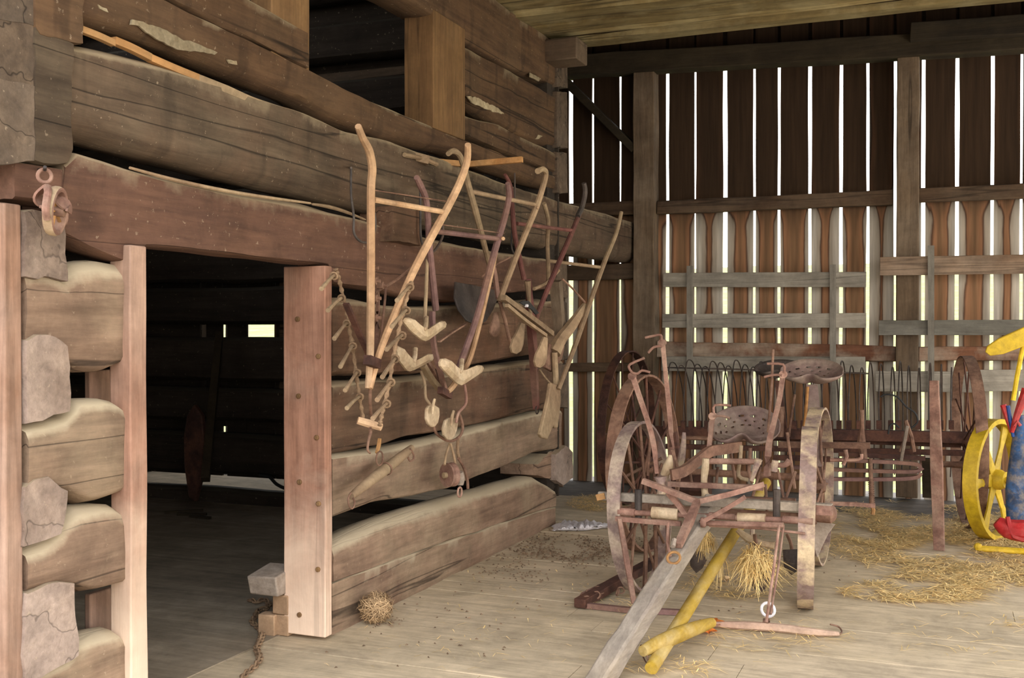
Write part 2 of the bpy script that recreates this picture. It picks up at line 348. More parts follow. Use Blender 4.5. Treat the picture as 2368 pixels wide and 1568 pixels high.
# --- outside
mb = MB(); mb.box((-60,-60,-.6), (60, -1.05, -.4)); tag(mb.build('ground_front', 'yard'), 'pale open yard in front of the barn', 'ground', kind='structure')
mb = MB()
nx, ny = 40, 16; vs = []; fs = []
for j in range(ny+1):
    for i in range(nx+1):
        x = -60+120*i/nx; yy = 10.8+60*(j/ny)**1.5; vs.append((x, yy, -.6+ (max(0, yy-18)*.12) + .5*noise.noise(V((x*.1, yy*.1, 0))) * (j/ny)))
for j in range(ny):
    for i in range(nx): a = j*(nx+1)+i; fs.append((a, a+1, a+nx+2, a+nx+1))
mb.add(vs, fs); tag(mb.build('ground', 'dirt'), 'sunlit grassy slope behind the barn', 'ground', kind='structure')
# --- back wall boards between measured gaps
gaps = [(-330,8),(-230,8),(-120,7),(-40,8),(60,7),(150,8),(240,7),(330,6),(400,8),(470,7),(518,7),(603,62),(700,8),(780,7),(860,8),(940,7),(1020,8),(1100,7),(1180,8),(1250,8),
        (1320,10),(1371,5),(1434,4.5),(1543,8),(1607,5),(1676,10.5),(1744,6),(1801,7),(1872,8.5),(1944,8.5),(2006,7.5),(2069,6.5),(2134,8.5),(2212,9.5),(2293,8),(2361,7),(2440,8),(2520,8),(2600,7),(2690,8),(2780,8)]
def xb(px): return at(px, 764, Y=YB).x
mb = MB(); att = []
gaps = [(g, w*1.0) for g, w in gaps]
for (g0, w0), (g1, w1) in zip(gaps, gaps[1:]):
    x0, x1 = xb(g0+w0/2), xb(g1-w1/2); rnd = random.random(); z0, z1 = -.02, 4.75
    nz_ = 46; nu = 8; rs = []; amp = .006; sgn = random.uniform(-.012,.012)
    for j in range(nz_+1):
        z = z0+(z1-z0)*j/nz_; t = j/nz_
        a = x0 + amp*noise.noise(V((x0*5, 1, z*1.3))) + sgn*(t-.5)*.5; b = x1 + amp*noise.noise(V((x1*5, 7, z*1.3))) + sgn*(t-.5)*.5
        if t > .86: a -= .0; 
        base = len(mb.v); 
        ring = [(a+(b-a)*u/nu, YB, z) for u in range(nu+1)] + [(a+(b-a)*u/nu, YB+.025, z) for u in range(nu, -1, -1)]
        rs.append(ring); att += [(u/nu, rnd, z) for u in range(nu+1)] + [(u/nu, rnd, z) for u in range(nu, -1, -1)]
    mb.rings(rs)
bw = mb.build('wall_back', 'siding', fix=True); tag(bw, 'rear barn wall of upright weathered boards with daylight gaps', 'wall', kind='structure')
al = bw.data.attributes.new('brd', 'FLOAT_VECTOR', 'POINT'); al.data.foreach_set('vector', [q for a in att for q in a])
sn = [0]
def beam_px(pts, key, val, wpx, m, name=None, hm=.08, up=(0,0,1), label='', cat='beam', bev=.008, par=None, jit=.006):
    """bar following photo points; wpx = apparent height, hm = thickness across the wall"""
    P_ = PP(pts, key, val); out = []
    for a, b in zip(P_, P_[1:]):
        k = max(2, int((b-a).length/.25)); out += [a+(b-a)*i/k for i in range(k)]
    out.append(P_[-1]); s = sum(mpx(p) for p in P_)/len(P_)
    w = lerp_list([q*s for q in (wpx if isinstance(wpx, (list, tuple)) else [wpx, wpx])], len(out))
    w = [q*(1+.10*noise.noise(p*2.3)) for q, p in zip(w, out)]
    mb = MB(); mb.sweep(out, hm, w, 4, up=up) if abs(out[-1].z-out[0].z) < (out[-1]-out[0]).length*.8 else mb.sweep(out, w, hm, 4, up=up)
    sn[0] += 1
    o = mb.build(name or 'trim_%d' % (sn[0]+1), m, par, bevel=bev, jitter=jit)
    if par is None: tag(o, label, cat, kind='structure')
    return o
FR = (0,-1,0)
# posts
beam_px([(1494,165),(1494,1118)], 'Y', 10.42, 50, 'post', hm=.2, up=(0,1,0), label='hewn upright post at the log crib end of the rear wall', cat='post')
beam_px([(2101,108),(2097,1148)], 'Y', 10.42, 48, 'post', hm=.2, up=(0,1,0), label='hewn upright post in the middle of the slatted rear wall', cat='post')
# plate and girts
beam_px([(900,190),(1320,155),(2060,112),(2700,72)], 'Y', 10.36, [52,50,48,48], 'postdark', hm=.2, label='dark top plate across the rear wall', cat='plate')
beam_px([(2105,75),(2700,38)], 'Y', 10.2, [42,48], 'postdark', hm=.1, label='short greenish timber lapped over the top plate', cat='plate')
beam_px([(1521,481),(2065,457)], 'Y', 10.44, [32,32], 'girt', hm=.09, label='upper rail between the two posts of the rear wall', cat='rail')
beam_px([(2124,452),(2800,425)], 'Y', 10.44, [34,34], 'girt', hm=.09, label='upper rail right of the middle post', cat='rail')
beam_px([(1000,497),(1469,481)], 'Y', 10.44, [26,30], 'girt', hm=.08, label='short upper rail beside the crib', cat='rail')
beam_px([(1000,640),(1469,627)], 'Y', 10.44, [34,34], 'girt', hm=.09, label='short middle rail beside the crib', cat='rail')
beam_px([(1000,850),(1469,849)], 'Y', 10.44, [22,20], 'girt', hm=.06, label='short low rail beside the crib', cat='rail')
beam_px([(1521,807),(1700,813),(2072,818)], 'Y', 10.44, [36,40,34], 'slab', hm=.09, label='bark edged slab rail between the two posts', cat='rail', jit=.018)
beam_px([(2122,818),(2800,814)], 'Y', 10.44, [34,34], 'slab', hm=.09, label='bark edged slab rail right of the middle post', cat='rail', jit=.018)
beam_px([(1310,190),(1470,348)], 'Y', 10.40, 30, 'postdark', hm=.08, up=(0,1,0), label='dark diagonal brace beside the crib', cat='brace')
# --- loft floor (underside seen), boards across the bay
mb = MB()
zl = at(1400, 100, Y=8.15).z
y = 8.2; i = 0
while y > 2.3:
    w = random.uniform(.16,.26); dz = random.choice((0,.0,.025,.04,.05))
    n = 34; rs = []
    for j in range(n+1):
        x = -.06+6.56*j/n; e = .03*noise.noise(V((x*.9, y*3, 0))); zz = zl+dz+.012*noise.noise(V((x*1.3, y*5, 3)))
        rs.append([(x, y-w+.02, zz), (x, y+e, zz+.006), (x, y+e, zz+.05), (x, y-w+.02, zz+.05)])
    mb.rings(rs); y -= w; i += 1
tag(mb.build('ceiling', 'loft', smooth=20), 'underside of the rough board loft floor', 'ceiling', kind='structure')
mb = MB()
for yy in (3.0,4.6,6.3): mb.box((.0,yy-.1,zl+.1),(6.5,yy+.1,zl+.3))
tag(mb.build('ceiling_joists','postdark'), 'joists above the loft boards', 'joist', kind='structure')
# roof with laths and rafters over the rear aisle
mb = MB(); mb.add([(-6,.4,6.6),(7,.4,6.6),(7,11.2,5.0),(-6,11.2,5.0)], [(0,1,2,3)]); mb.box((-5.2,2.45,4.12),(6.7,2.5,6.6)); mb.box((6.6,2.5,2.9),(6.7,10.6,5.2)); mb.box((-6,10.6,4.16),(7,10.66,5.1))  # unseen front gable and right header added to keep the top dark
tag(mb.build('roof', 'roof'), 'dark underside of the barn roof with added light-blocking gable and header', 'roof', kind='structure')
mb = MB()
for i in range(9): yy = 10.3-.36*i; z = 4.72+.148*(10.6-yy)+.12; mb.box((-6,yy-.07,z),(7,yy+.07,z+.03))
tag(mb.build('trim_30', 'girt'), 'dark laths under the roof', 'lath', kind='structure')
for i, px in enumerate((1080,1280,1475,1675,1885,2103,2330,2540)):
    x = at(px, 90, Y=10.35).x; mb = MB(); mb.sweep([(x,10.7,4.66),(x,8.2,5.03)], .09, .13, 4)
    tag(mb.build('trim_%d' % (31+i), 'girt'), 'rafter seen above the rear plate', 'rafter', kind='structure')
# ================================================================== LOG CRIB
crib = thing('wall_left', (0,5.4,0), 'log crib wall of broad hewn logs with wide gaps', 'wall', kind='structure')
PROF = lambda b, t, wb, wt, th: [(0,b+wb),(0,b+wb+(t-b-wb-wt)*.33),(0,b+wb+(t-b-wb-wt)*.66),(0,t-wt),(-.012,t-wt*.5),(-.05,t-wt*.12),(-.10,t),(-th+.04,t-.01),(-th,t-.05),(-th,b+.05),(-th+.04,b+.01),(-.10,b),(-.05,b+wb*.12),(-.012,b+wb*.5)]
def log(top, bot, m, X=0.0, th=.2, wb=.03, wt=.03, name='log', rough=.012, y0=None, y1=None, parent=crib, bow=0):
    T = [(p.y, p.z) for p in PP(top, 'X', X)]; B = [(p.y, p.z) for p in PP(bot, 'X', X)]
    a = max(T[0][0], B[0][0]) if y0 is None else y0; b = min(T[-1][0], B[-1][0]) if y1 is None else y1
    a = min(T[0][0], B[0][0]) if y0 is None else a
    n = max(6, int((b-a)/.06)); rs = []; seed = random.uniform(0,50)
    for i in range(n+1):
        y = a+(b-a)*i/n; t = interp(T, y); z = interp(B, y); h = max(t-z, .05)
        w1 = min(wb*(1+.5*noise.noise(V((y*1.1, seed, 0)))), h*.4); w2 = min(wt*(1+.5*noise.noise(V((y*1.1, seed, 5)))), h*.4)
        ring = []
        for k, (dx, zz) in enumerate(PROF(z, t, w1, w2, th)):
            q = V((0, y, zz)); e = noise.noise(V((y*2.2, zz*3, seed)))*rough + noise.noise(V((y*9, zz*9, seed)))*rough*.35
            e2 = noise.noise(V((y*3, k*1.7, seed+9)))*rough*.9
            ring.append((X+dx+e, y + (0 if 0 < i < n else noise.noise(q*12)*.01), zz+e2))
        rs.append(ring)
    mb = MB(); mb.rings(rs); return mb.build(name, m, parent, smooth=50)
# right of the door (and the long ones across it)
PLAN = [
 ([(768,1347),(1000,1262),(1240,1182),(1285,1170)], [(768,1475),(1000,1364),(1240,1238),(1290,1212)], 'log_low', .012,.012),
 ([(772,1258),(880,1208),(1040,1155),(1240,1100),(1265,1115),(1300,1140)], [(772,1350),(1000,1265),(1240,1185),(1285,1172)], 'log_low', .01,.075),
 ([(768,1052),(900,1035),(1040,1006),(1140,978),(1255,950),(1300,945)], [(768,1202),(870,1166),(960,1150),(1040,1132),(1150,1088),(1240,1050),(1300,1038)], 'log_low', .03,.035),
 ([(768,885),(880,875),(1000,866),(1225,834),(1300,832)], [(768,1052),(870,1035),(950,1012),(1100,985),(1230,952),(1300,945)], 'log', .02,.03),
 ([(768,688),(830,690),(900,704),(1000,708),(1150,700),(1300,690)], [(768,868),(960,866),(1060,852),(1220,822),(1300,815)], 'log', .02,.035),
]
for t, b, m, wb, wt in PLAN: log(t, b, m, wb=wb, wt=wt)
# lintel log
log([(150,372),(175,345),(300,385),(500,428),(720,474),(850,508),(1000,548),(1150,580),(1300,600)],
    [(150,545),(215,578),(300,610),(334,570),(520,588),(765,616),(772,655),(880,672),(960,690),(1050,702),(1100,684),(1300,668)], 'log_red', wb=.012, wt=.03, name='lintel_log')
log([(50,372),(149,388)], [(50,462),(149,478)], 'log_red', name='lintel_tenon', wb=.01, wt=.01, y0=at(40,400,X=0).y, X=-.01)
# the long plate log reaching the rear wall post
log([(160,95),(300,125),(500,178),(690,250),(800,297),(900,322),(1050,372),(1180,425),(1300,462),(1468,512)],
    [(160,312),(240,330),(350,362),(600,428),(830,480),(1000,525),(1150,560),(1250,572),(1340,590),(1468,608)], 'log_grey', wb=.10, wt=.03, th=.24, name='plate_log')
# upper logs
log([(188,-330),(400,-190),(560,-20),(640,24),(716,70)], [(188,-100),(400,5),(560,82),(716,160)], 'log_up', wb=.01, wt=.02, y1=at(714,100,X=0).y)
log([(188,-100),(400,5),(560,82),(716,160),(860,232),(1000,290),(1150,350),(1300,412)],
    [(188,48),(300,78),(420,120),(560,178),(700,235),(780,278),(900,325),(1040,350),(1150,395),(1300,448)], 'log_up', wb=.06, wt=.012)
log([(1070,262),(1150,285),(1200,310),(1300,360)], [(1070,310),(1150,345),(1300,405)], 'log_up', wb=.01, wt=.02)
log([(1075,105),(1180,160),(1300,232)], [(1075,228),(1150,285),(1230,330),(1300,345)], 'log_up', wb=.05, wt=.02)
log([(700,-190),(940,-70),(1115,-30),(1200,35),(1300,105)], [(700,-120),(940,2),(1010,44),(1080,102),(1180,158),(1300,205)], 'log_up', wb=.03, wt=.02, th=.26)
for o in list(crib.children):
    pass
# short logs left of the door
SH = [([(50,600),(150,612),(160,640),(185,606),(235,598),(300,610)], [(50,852),(155,850),(205,864),(250,862),(300,838)], 'log_low',.03,.10),
      ([(50,985),(160,962),(180,925),(262,920),(300,946)], [(50,1150),(140,1130),(215,1166),(255,1160),(300,1140)], 'log_low',.03,.05),
      ([(50,1272),(140,1238),(172,1176),(268,1164),(306,1186)], [(50,1375),(140,1350),(225,1372),(300,1350)], 'log_low',.025,.06),
      ([(50,1566),(185,1508),(185,1478),(278,1455),(306,1482)], [(50,1680),(306,1600)], 'log_low',.02,.06)]
for t, b, m, wb, wt in SH: log(t, b, m, wb=wb, wt=wt, y0=2.76)
# end grain blocks (crosswise logs of the near crib wall)
def endblock(poly, m='endgrain', X=.0, L=1.2, name='log_end'):
    P_ = [at(a, b, X=X) for a, b in poly]; Q = []
    for a, b in zip(P_, P_[1:]+P_[:1]):
        k = max(1, int((b-a).length/.03)); Q += [a+(b-a)*i/k for i in range(k)]
    Q = [p+V((0, noise.noise(p*14)*.012, noise.noise(p*14+V((5,5,5)))*.012)) for p in Q]
    c = sum(Q, V((0,0,0)))/len(Q)
    rs = [[c+(p-c)*.985+V((.012,0,0)) for p in Q], Q, [p-V((L,0,0)) for p in Q]]
    mb = MB(); mb.rings(rs); return mb.build(name, m, crib, smooth=50)
endblock([(53,490),(75,485),(140,500),(146,560),(152,652),(100,640),(82,645),(53,640)])
endblock([(57,790),(78,772),(105,768),(152,800),(158,850),(158,950),(120,962),(90,975),(57,982)])
endblock([(50,1125),(75,1105),(105,1100),(150,1135),(148,1180),(138,1235),(100,1245),(48,1262)])
endblock([(60,1372),(105,1348),(165,1348),(172,1420),(178,1518),(100,1560),(50,1600),(50,1420)])
# corner ends at the top left
endblock([(-60,385),(75,372),(75,200),(60,195),(-60,170)], 'log_x', X=-.0, L=1.5)
endblock([(-60,195),(75,208),(75,60),(60,50),(-60,10)], 'log_x', X=-.004, L=1.5)
endblock([(75,372),(110,380),(150,378),(165,350),(160,300),(158,240),(165,100),(75,58)], 'log_grey', X=.004, L=.24)
endblock([(75,62),(90,80),(140,98),(187,102),(187,-120),(75,-120)], 'log_up', X=.006, L=.24)
endblock([(-60,40),(75,60),(75,-150),(-60,-150)], 'log_x', X=-.002, L=1.5)
# far end corner of the crib: crosswise log ends
for poly in ([(1282,1052),(1305,1030),(1322,1045),(1322,1105),(1300,1122),(1282,1110)],):
    endblock(poly, 'endgrain', X=.02, L=.5)
endblock([(1240,1075),(1268,1045),(1300,1034),(1300,1125),(1285,1112),(1240,1100)], 'log_low', X=-.02, L=.3)
for a, b in ((110,205),(205,345),(345,450),(598,690),(690,835),(835,945)):
    endblock([(1284,a+6),(1308,a+8),(1310,b-2),(1284,b-4)], 'log_x', X=.004, L=2.6)
# crosswise walls: near wall (mostly unseen) and far wall with gaps
def xlog(Y, z0, z1, x0, x1, th=.18, m='log_x'):
    rs = []; n = 40; sd = random.uniform(0,40)
    for i in range(n+1):
        x = x0+(x1-x0)*i/n; w = .02*noise.noise(V((x*1.2, sd, 0))); w2 = .02*noise.noise(V((x*1.2, sd, 7)))
        rs.append([(x,Y,z0+.03+w),(x,Y,z1-.03+w2),(x,Y+.04,z1+w2),(x,Y+th-.04,z1+w2),(x,Y+th,z1-.03),(x,Y+th,z0+.03),(x,Y+th-.04,z0+w),(x,Y+.04,z0+w)])
    mb = MB(); mb.rings(rs); mb.build('log', m, crib, smooth=50)
YF = 7.95
def zf(py): return at(500, py, Y=YF).z
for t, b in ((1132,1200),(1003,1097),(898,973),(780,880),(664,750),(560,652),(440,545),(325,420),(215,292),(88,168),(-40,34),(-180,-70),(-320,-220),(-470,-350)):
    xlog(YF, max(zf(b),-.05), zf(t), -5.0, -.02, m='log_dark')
# dark panels added to block light behind the far wall, leaving the few slots that show daylight
mb = MB(); YC = 8.15
def cb(x0, y0, x1, y1): 
    a = at(x0, y0, Y=YC); b = at(x1, y1, Y=YC); mb.box((a.x, YC, max(at(500,y1,Y=YC).z, 0)), (b.x, YC+.03, at(500,y0,Y=YC).z))
for a, b in ((-90,463),(474,513),(522,570),(636,1290)): cb(a, -560, b, 1099)
for a, b in ((463,474),(513,522),(570,636)): cb(a, -560, b, 751); cb(a, 780, b, 1099 if a != 513 else 985)
mb.build('dark_backing', 'log_dark', crib)
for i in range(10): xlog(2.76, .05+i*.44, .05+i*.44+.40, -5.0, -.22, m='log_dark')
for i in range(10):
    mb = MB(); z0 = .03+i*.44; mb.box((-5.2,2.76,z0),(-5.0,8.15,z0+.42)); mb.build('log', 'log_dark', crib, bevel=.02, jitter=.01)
mb = MB(); mb.box((-5.2,2.6,5.1),(-.05,8.2,5.16)); mb.box((-5.3,8.15,-.1),(-5.2,10.62,5.0)); mb.build('ceiling_crib', 'roof'); tag(C.objects['ceiling_crib'], 'dark boards over the log crib, with an unseen wall added to darken the aisle', 'ceiling', kind='structure')  # unseen aisle end wall added here to keep daylight out
# wane strip, chalky rot, shims
def strip(name, pts, m, X, w, par, hpx=None, jit=.006, k=5):
    return rod(par, name, pts, 'X', X, w, m, n=8, hpx=hpx, k=k)
def patchmesh(poly, X, m, name, par, jit=.01):
    P_ = [at(a, b, X=X) for a, b in poly]; Q = []
    for a, b in zip(P_, P_[1:]+P_[:1]):
        k = max(1, int((b-a).length/.02)); Q += [a+(b-a)*i/k for i in range(k)]
    Q = [p+V((0, noise.noise(p*25)*jit, noise.noise(p*25+V((5,5,5)))*jit)) for p in Q]
    mb = MB(); mb.plate(Q, (1,0,0), .008); return mb.build(name, m, par)
patchmesh([(305,42),(330,50),(350,58),(390,75),(430,95),(470,108),(500,118),(495,126),(440,118),(400,112),(360,90),(320,62),(302,55)], .003, 'chalk', 'chalky_patch', crib)
patchmesh([(228,14),(248,18),(250,26),(232,24)], .003, 'chalk', 'chalky_patch', crib)
patchmesh([(525,138),(545,142),(548,150),(530,148)], .003, 'chalk', 'chalky_patch', crib)
patchmesh([(1080,222),(1100,225),(1150,250),(1165,264),(1130,255),(1090,238)], .002, 'chalk', 'chalky_patch', crib)
patchmesh([(1225,168),(1250,182),(1245,188),(1225,178)], .002, 'chalk', 'chalky_patch', crib, .004)
patchmesh([(1243,312),(1254,314),(1245,322),(1237,322)], .003, 'chalk', 'chalky_patch', crib, .004)
shim = thing('wood_shim', at(187,75,X=-.03), 'long orange split wood shims wedged above the top left log', 'shim')
for pts, w, m in (([(186,68),(225,83),(262,100)], 15, 'orangewood'), ([(262,94),(300,110),(345,133)], 17, 'orangewood'), ([(345,134),(400,158),(455,180)], 16, 'orangewood'), ([(455,180),(520,208),(600,240),(678,260)], [14,18,14,10], 'oldwood')):
    rod(shim, 'shim_piece', pts, 'X', -.02, w, m, n=4, hpx=w, k=4)
for pts, w in (([(935,358),(975,366),(1010,380)],11),([(300,388),(420,420),(560,448),(718,470)],[6,9,9,6]),([(722,472),(760,478),(800,490),(845,508)],[5,9,8,4])):
    rod(crib, 'wood_sliver', pts, 'X', .012, w, 'oldwood', n=6, k=5)
st = rod(None, 'wood_stick', [(985,372),(1060,380),(1210,368)], 'X', .05, [10,11,10], 'orangewood', n=4); 
bpy.data.objects.remove(st)
mb = MB(); mb.sweep([at(985,372,X=-.1), at(1080,380,X=.05), at(1208,369,X=.42)], .035, .035, 4)
tag(mb.build('wood_stick', 'orangewood'), 'orange sawn stick poking out between the upper logs', 'stick')
mb = MB(); mb.sweep([at(900,350,X=-.15), at(990,372,X=.03)], .09, .05, 4)
tag(mb.build('wood_wedge', 'oldwood', jitter=.006), 'grey wooden wedge lying between the upper logs', 'wedge')
# short log stub behind the plow handles
endblock([(905,478),(968,488),(968,568),(900,556),(905,530)], 'log', X=.065, L=.2, name='log_stub')
# jambs, studs of the upper opening
def board_px(name, x0, x1, y0, y1, X, th, m, par=None, label=None, cat='door frame', bev=.006):
    a = at(x0, (y0+y1)/2, X=X); b = at(x1, (y0+y1)/2, X=X); zt = at((x0+x1)/2, y0, X=X).z; zb = at((x0+x1)/2, y1, X=X).z
    mb = MB(); n = 14; rs = []
    for i in range(n+1):
        z = zb+(zt-zb)*i/n; e = .006*noise.noise(V((a.y*3, z*2.5, 1))); e2 = .006*noise.noise(V((b.y*3, z*2.5, 4)))
        rs.append([(X-th, a.y+e, z), (X, a.y+e, z), (X, b.y+e2, z), (X-th, b.y+e2, z)])
    mb.rings(rs); o = mb.build(name, m, par, bevel=bev)
    if par is None: tag(o, label, cat, kind='structure')
    return o
door = thing('door_1', (0,3.85,0), 'open doorway through the log wall with pale pink wooden jambs', 'doorway', kind='structure')
zb0 = 1470
yj = at(768,1470,X=.02).y
board_px('jamb', 752, 768, 615, 1472, .03, .245, 'reveal', door)
yr = at(752,1040,X=.03).y
for px, py in ((688,738),(736,824),(690,916),(732,1012),(692,1115),(736,1165),(735,1317),(692,1422)):
    mb = MB(); mb.lathe(at(px,py,Y=yr-.004), (0,-1,0), [(-.01,.013),(.003,.013),(.006,.009)], 12); mb.build('peg', 'jamb_up', door)
board_px('jamb', 303, 341, 568, 1640, .03, .10, 'jamb', door)
board_px('jamb_liner', 210, 304, 855, 930, -.16, .03, 'sawn_v', door)
board_px('jamb_liner', 210, 304, 1360, 1480, -.16, .03, 'sawn_v', door)
ud = thing('window_1', (0,6,2.8), 'dark opening between upright boards in the upper logs', 'opening', kind='structure')
board_px('jamb', 628, 716, -120, 158, -.02, .12, 'jamb_up', ud)
board_px('jamb', 1003, 1076, 44, 310, .012, .2, 'jamb_up', ud)
# vertical planks nailed over the near crib wall corner
mb = MB()
for x0, x1, t in ((-.50,-.30,.02),(-.295,-.125,.0),(-.12,-.055,.015),(-.05,0.0,.03)): mb.box((x0, 2.70-t, -.02), (x1, 2.74, at(30,468,Y=2.7).z+random.uniform(-.01,.01)))
o = mb.build('trim_45', M['sawn_v'], bevel=.006, jitter=.006); tag(o, 'upright reddish planks nailed over the near corner of the log crib', 'corner boards', kind='structure')
# bracket block where loft beam meets the crib corner
mb = MB(); a = at(1252,118,X=.0); b = at(1312,118,X=.25); mb.box((-.1, 7.85, a.z-.06), (.26, 8.12, zl-.005)); tag(mb.build('trim_46', 'girt', bevel=.01), 'square beam end under the loft at the crib corner', 'beam', kind='structure')
# ================================================================== TOOLS HUNG ON THE LOG WALL
def poly_px(parent, name, poly, key, val, m, th=.012, nrm=None, bevel=.003):
    P_ = [at(a, b, **{key: val}) for a, b in poly]; mb = MB()
    mb.plate(P_, nrm or ((1,0,0) if key == 'X' else (0,1,0)), th); return mb.build(name, m, parent, bevel=bevel)
def ringpart(parent, name, px, py, key, val, rpx, wpx, m, ax=None, sx=1, n=20, a0=0, a1=2*math.pi, e1=None):
    c = at(px, py, **{key: val}); s = mpx(c); mb = MB()
    mb.torus(c, ax or ((1,0,0) if key == 'X' else (0,1,0)), rpx*s, wpx*s, wpx*s, n, 8, a0, a1, e1); return mb.build(name, m, parent)
def T(name, px, py, X, label, cat, group=None): return thing(name, at(px, py, X=X), label, cat, group)
GH = 'cultivators and plows hung on the log wall'
# A: pale handled cultivator
t = T('walking_cultivator', 858, 898, .26, 'cultivator with two pale peeled handles, nearest the door post', 'cultivator', GH)
rod(t, 'handle', [(828,292,.42),(838,318,.40),(854,350,.36),(861,392,.33),(858,440,.31),(858,600,.28),(857,750,.25),(856,830,.24),(851,898,.24)], 'X', .3, [15,17,19,20,20,20,20,18,15], 'lightwood', k=5)
rod(t, 'handle', [(1082,335,.46),(1080,372,.42),(1064,420,.38),(1040,470,.34),(990,562,.31),(950,640,.28),(905,745,.26),(876,820,.25),(856,898,.25)], 'X', .3, [16,18,19,20,20,19,18,16,12], 'lightwood', k=5)
rod(t, 'rung', [(864,462,.30),(1024,490,.33)], 'X', .3, 13, 'lightwood')
rod(t, 'tie_rod', [(866,440,.30),(1035,466,.33)], 'X', .3, 3, 'rust', n=6)
rod(t, 'brace', [(867,676),(920,645),(972,600)], 'X', .24, 7, 'rust', n=6, k=4)
rod(t, 'frame_bar', [(800,702),(832,775),(862,838)], 'X', .18, 15, 'rustdark', n=4, hpx=6, k=3)
rod(t, 'frame_bar', [(908,735),(888,790),(868,840)], 'X', .22, 14, 'rustdark', n=4, hpx=6, k=3)
rod(t, 'frame_bar', [(870,640),(874,720),(868,835)], 'X', .19, 9, 'rust', n=4, hpx=5, k=3)
rod(t, 'frame_bar', [(893,660),(885,745),(872,830)], 'X', .16, 6, 'rust', n=6, k=3)
rod(t, 'clamp', [(848,832),(874,842)], 'X', .27, 18, 'rustdark', n=4, hpx=22)
for a, b in ((862,620),(866,650),(868,690),(868,735),(882,660)):
    mb = MB(); mb.lathe(at(a,b,X=.25), (1,.2,0), [(-.02,.012),(-.02,.02),(.01,.02),(.012,.009),(.03,.009)], 8); mb.build('bolt', 'rust', t)
rod(t, 'shank', [(856,898,.24),(856,930,.22),(858,960,.18)], 'X', .2, 8, 'rust', k=3)
# U hooks
for pts, lab in (([(812,388),(812,450),(818,500),(818,535),(826,552),(838,560),(852,560),(862,548),(868,520),(866,492)], 'long bent iron U hook behind the pale cultivator handle, left one'),
                 ([(972,430),(972,500),(974,555),(985,575),(1000,582),(1012,570),(1024,545),(1024,520)], 'long bent iron U hook hanging between the mauve handles')):
    o = rod(None, 'iron_hook', pts, 'X', .10, 6, 'iron', k=4); tag(o, lab, 'hook')
    mb = MB(); mb.sweep([at(*pts[0],X=-.03), at(*pts[0],X=.12)], .012, n=8); mb.build('nail', 'iron', o)
# B: mauve cultivator with arrow shovels
t = T('walking_cultivator', 1035, 905, .26, 'cultivator with mauve painted handles and three arrow-shaped shovels', 'cultivator', GH)
rod(t, 'handle', [(963,410,.34),(972,428,.33),(985,462,.30),(990,510,.28),(994,580,.25),(1001,650,.22),(1008,716,.2)], 'X', .3, [13,15,15,15,16,17,17], 'mauve', k=5)
rod(t, 'handle', [(1174,424,.46),(1177,455,.44),(1168,500,.42),(1150,560,.40),(1128,640,.37),(1102,735,.34),(1072,820,.31),(1052,872,.3)], 'X', .3, [12,15,16,17,16,15,15,14], 'mauve', k=5)
rod(t, 'beam', [(1148,580,.38),(1130,660,.35),(1106,760,.32),(1082,840,.3),(1048,892,.29),(1036,905,.28)], 'X', .3, [9,12,13,13,14,12], 'lightwood', k=4)
rod(t, 'rung', [(996,534,.28),(1158,553,.41)], 'X', .3, 12, 'mauve')
rod(t, 'rung_peg', [(1158,550,.41),(1164,552,.44)], 'X', .3, 9, 'lightwood')
rod(t, 'tie_rod', [(996,516,.28),(1166,540,.42)], 'X', .3, 3, 'rust', n=6)
rod(t, 'shank', [(988,600,.22),(985,680,.24),(982,745,.27)], 'X', .2, [8,9,9], 'oldwood', k=3)
rod(t, 'brace', [(1000,720),(1002,790),(1015,850),(1030,905)], 'X', .2, 10, 'mauve', n=4, k=3)
rod(t, 'brace', [(1078,748),(1040,772),(1015,790)], 'X', .28, 8, 'rust', n=4, hpx=4, k=3)
rod(t, 'frame_bar', [(978,845),(1000,880),(1024,908)], 'X', .2, 12, 'oldwood', n=4, k=2)
rod(t, 'frame_bar', [(985,832),(1010,870),(1028,900)], 'X', .17, 8, 'rust', n=4, k=2)
rod(t, 'clamp', [(1018,902),(1040,915)], 'X', .27, 14, 'rustdark', n=4, hpx=16)
rod(t, 'shank', [(973,858,.22),(982,885,.24),(984,918,.26),(992,932,.28),(999,945,.29)], 'X', .2, 7, 'oldwood', k=4)
rod(t, 'shank', [(1074,890,.30),(1078,915,.32),(1076,936,.34),(1060,955,.36),(1055,978,.36)], 'X', .2, 7, 'rustpink', k=4)
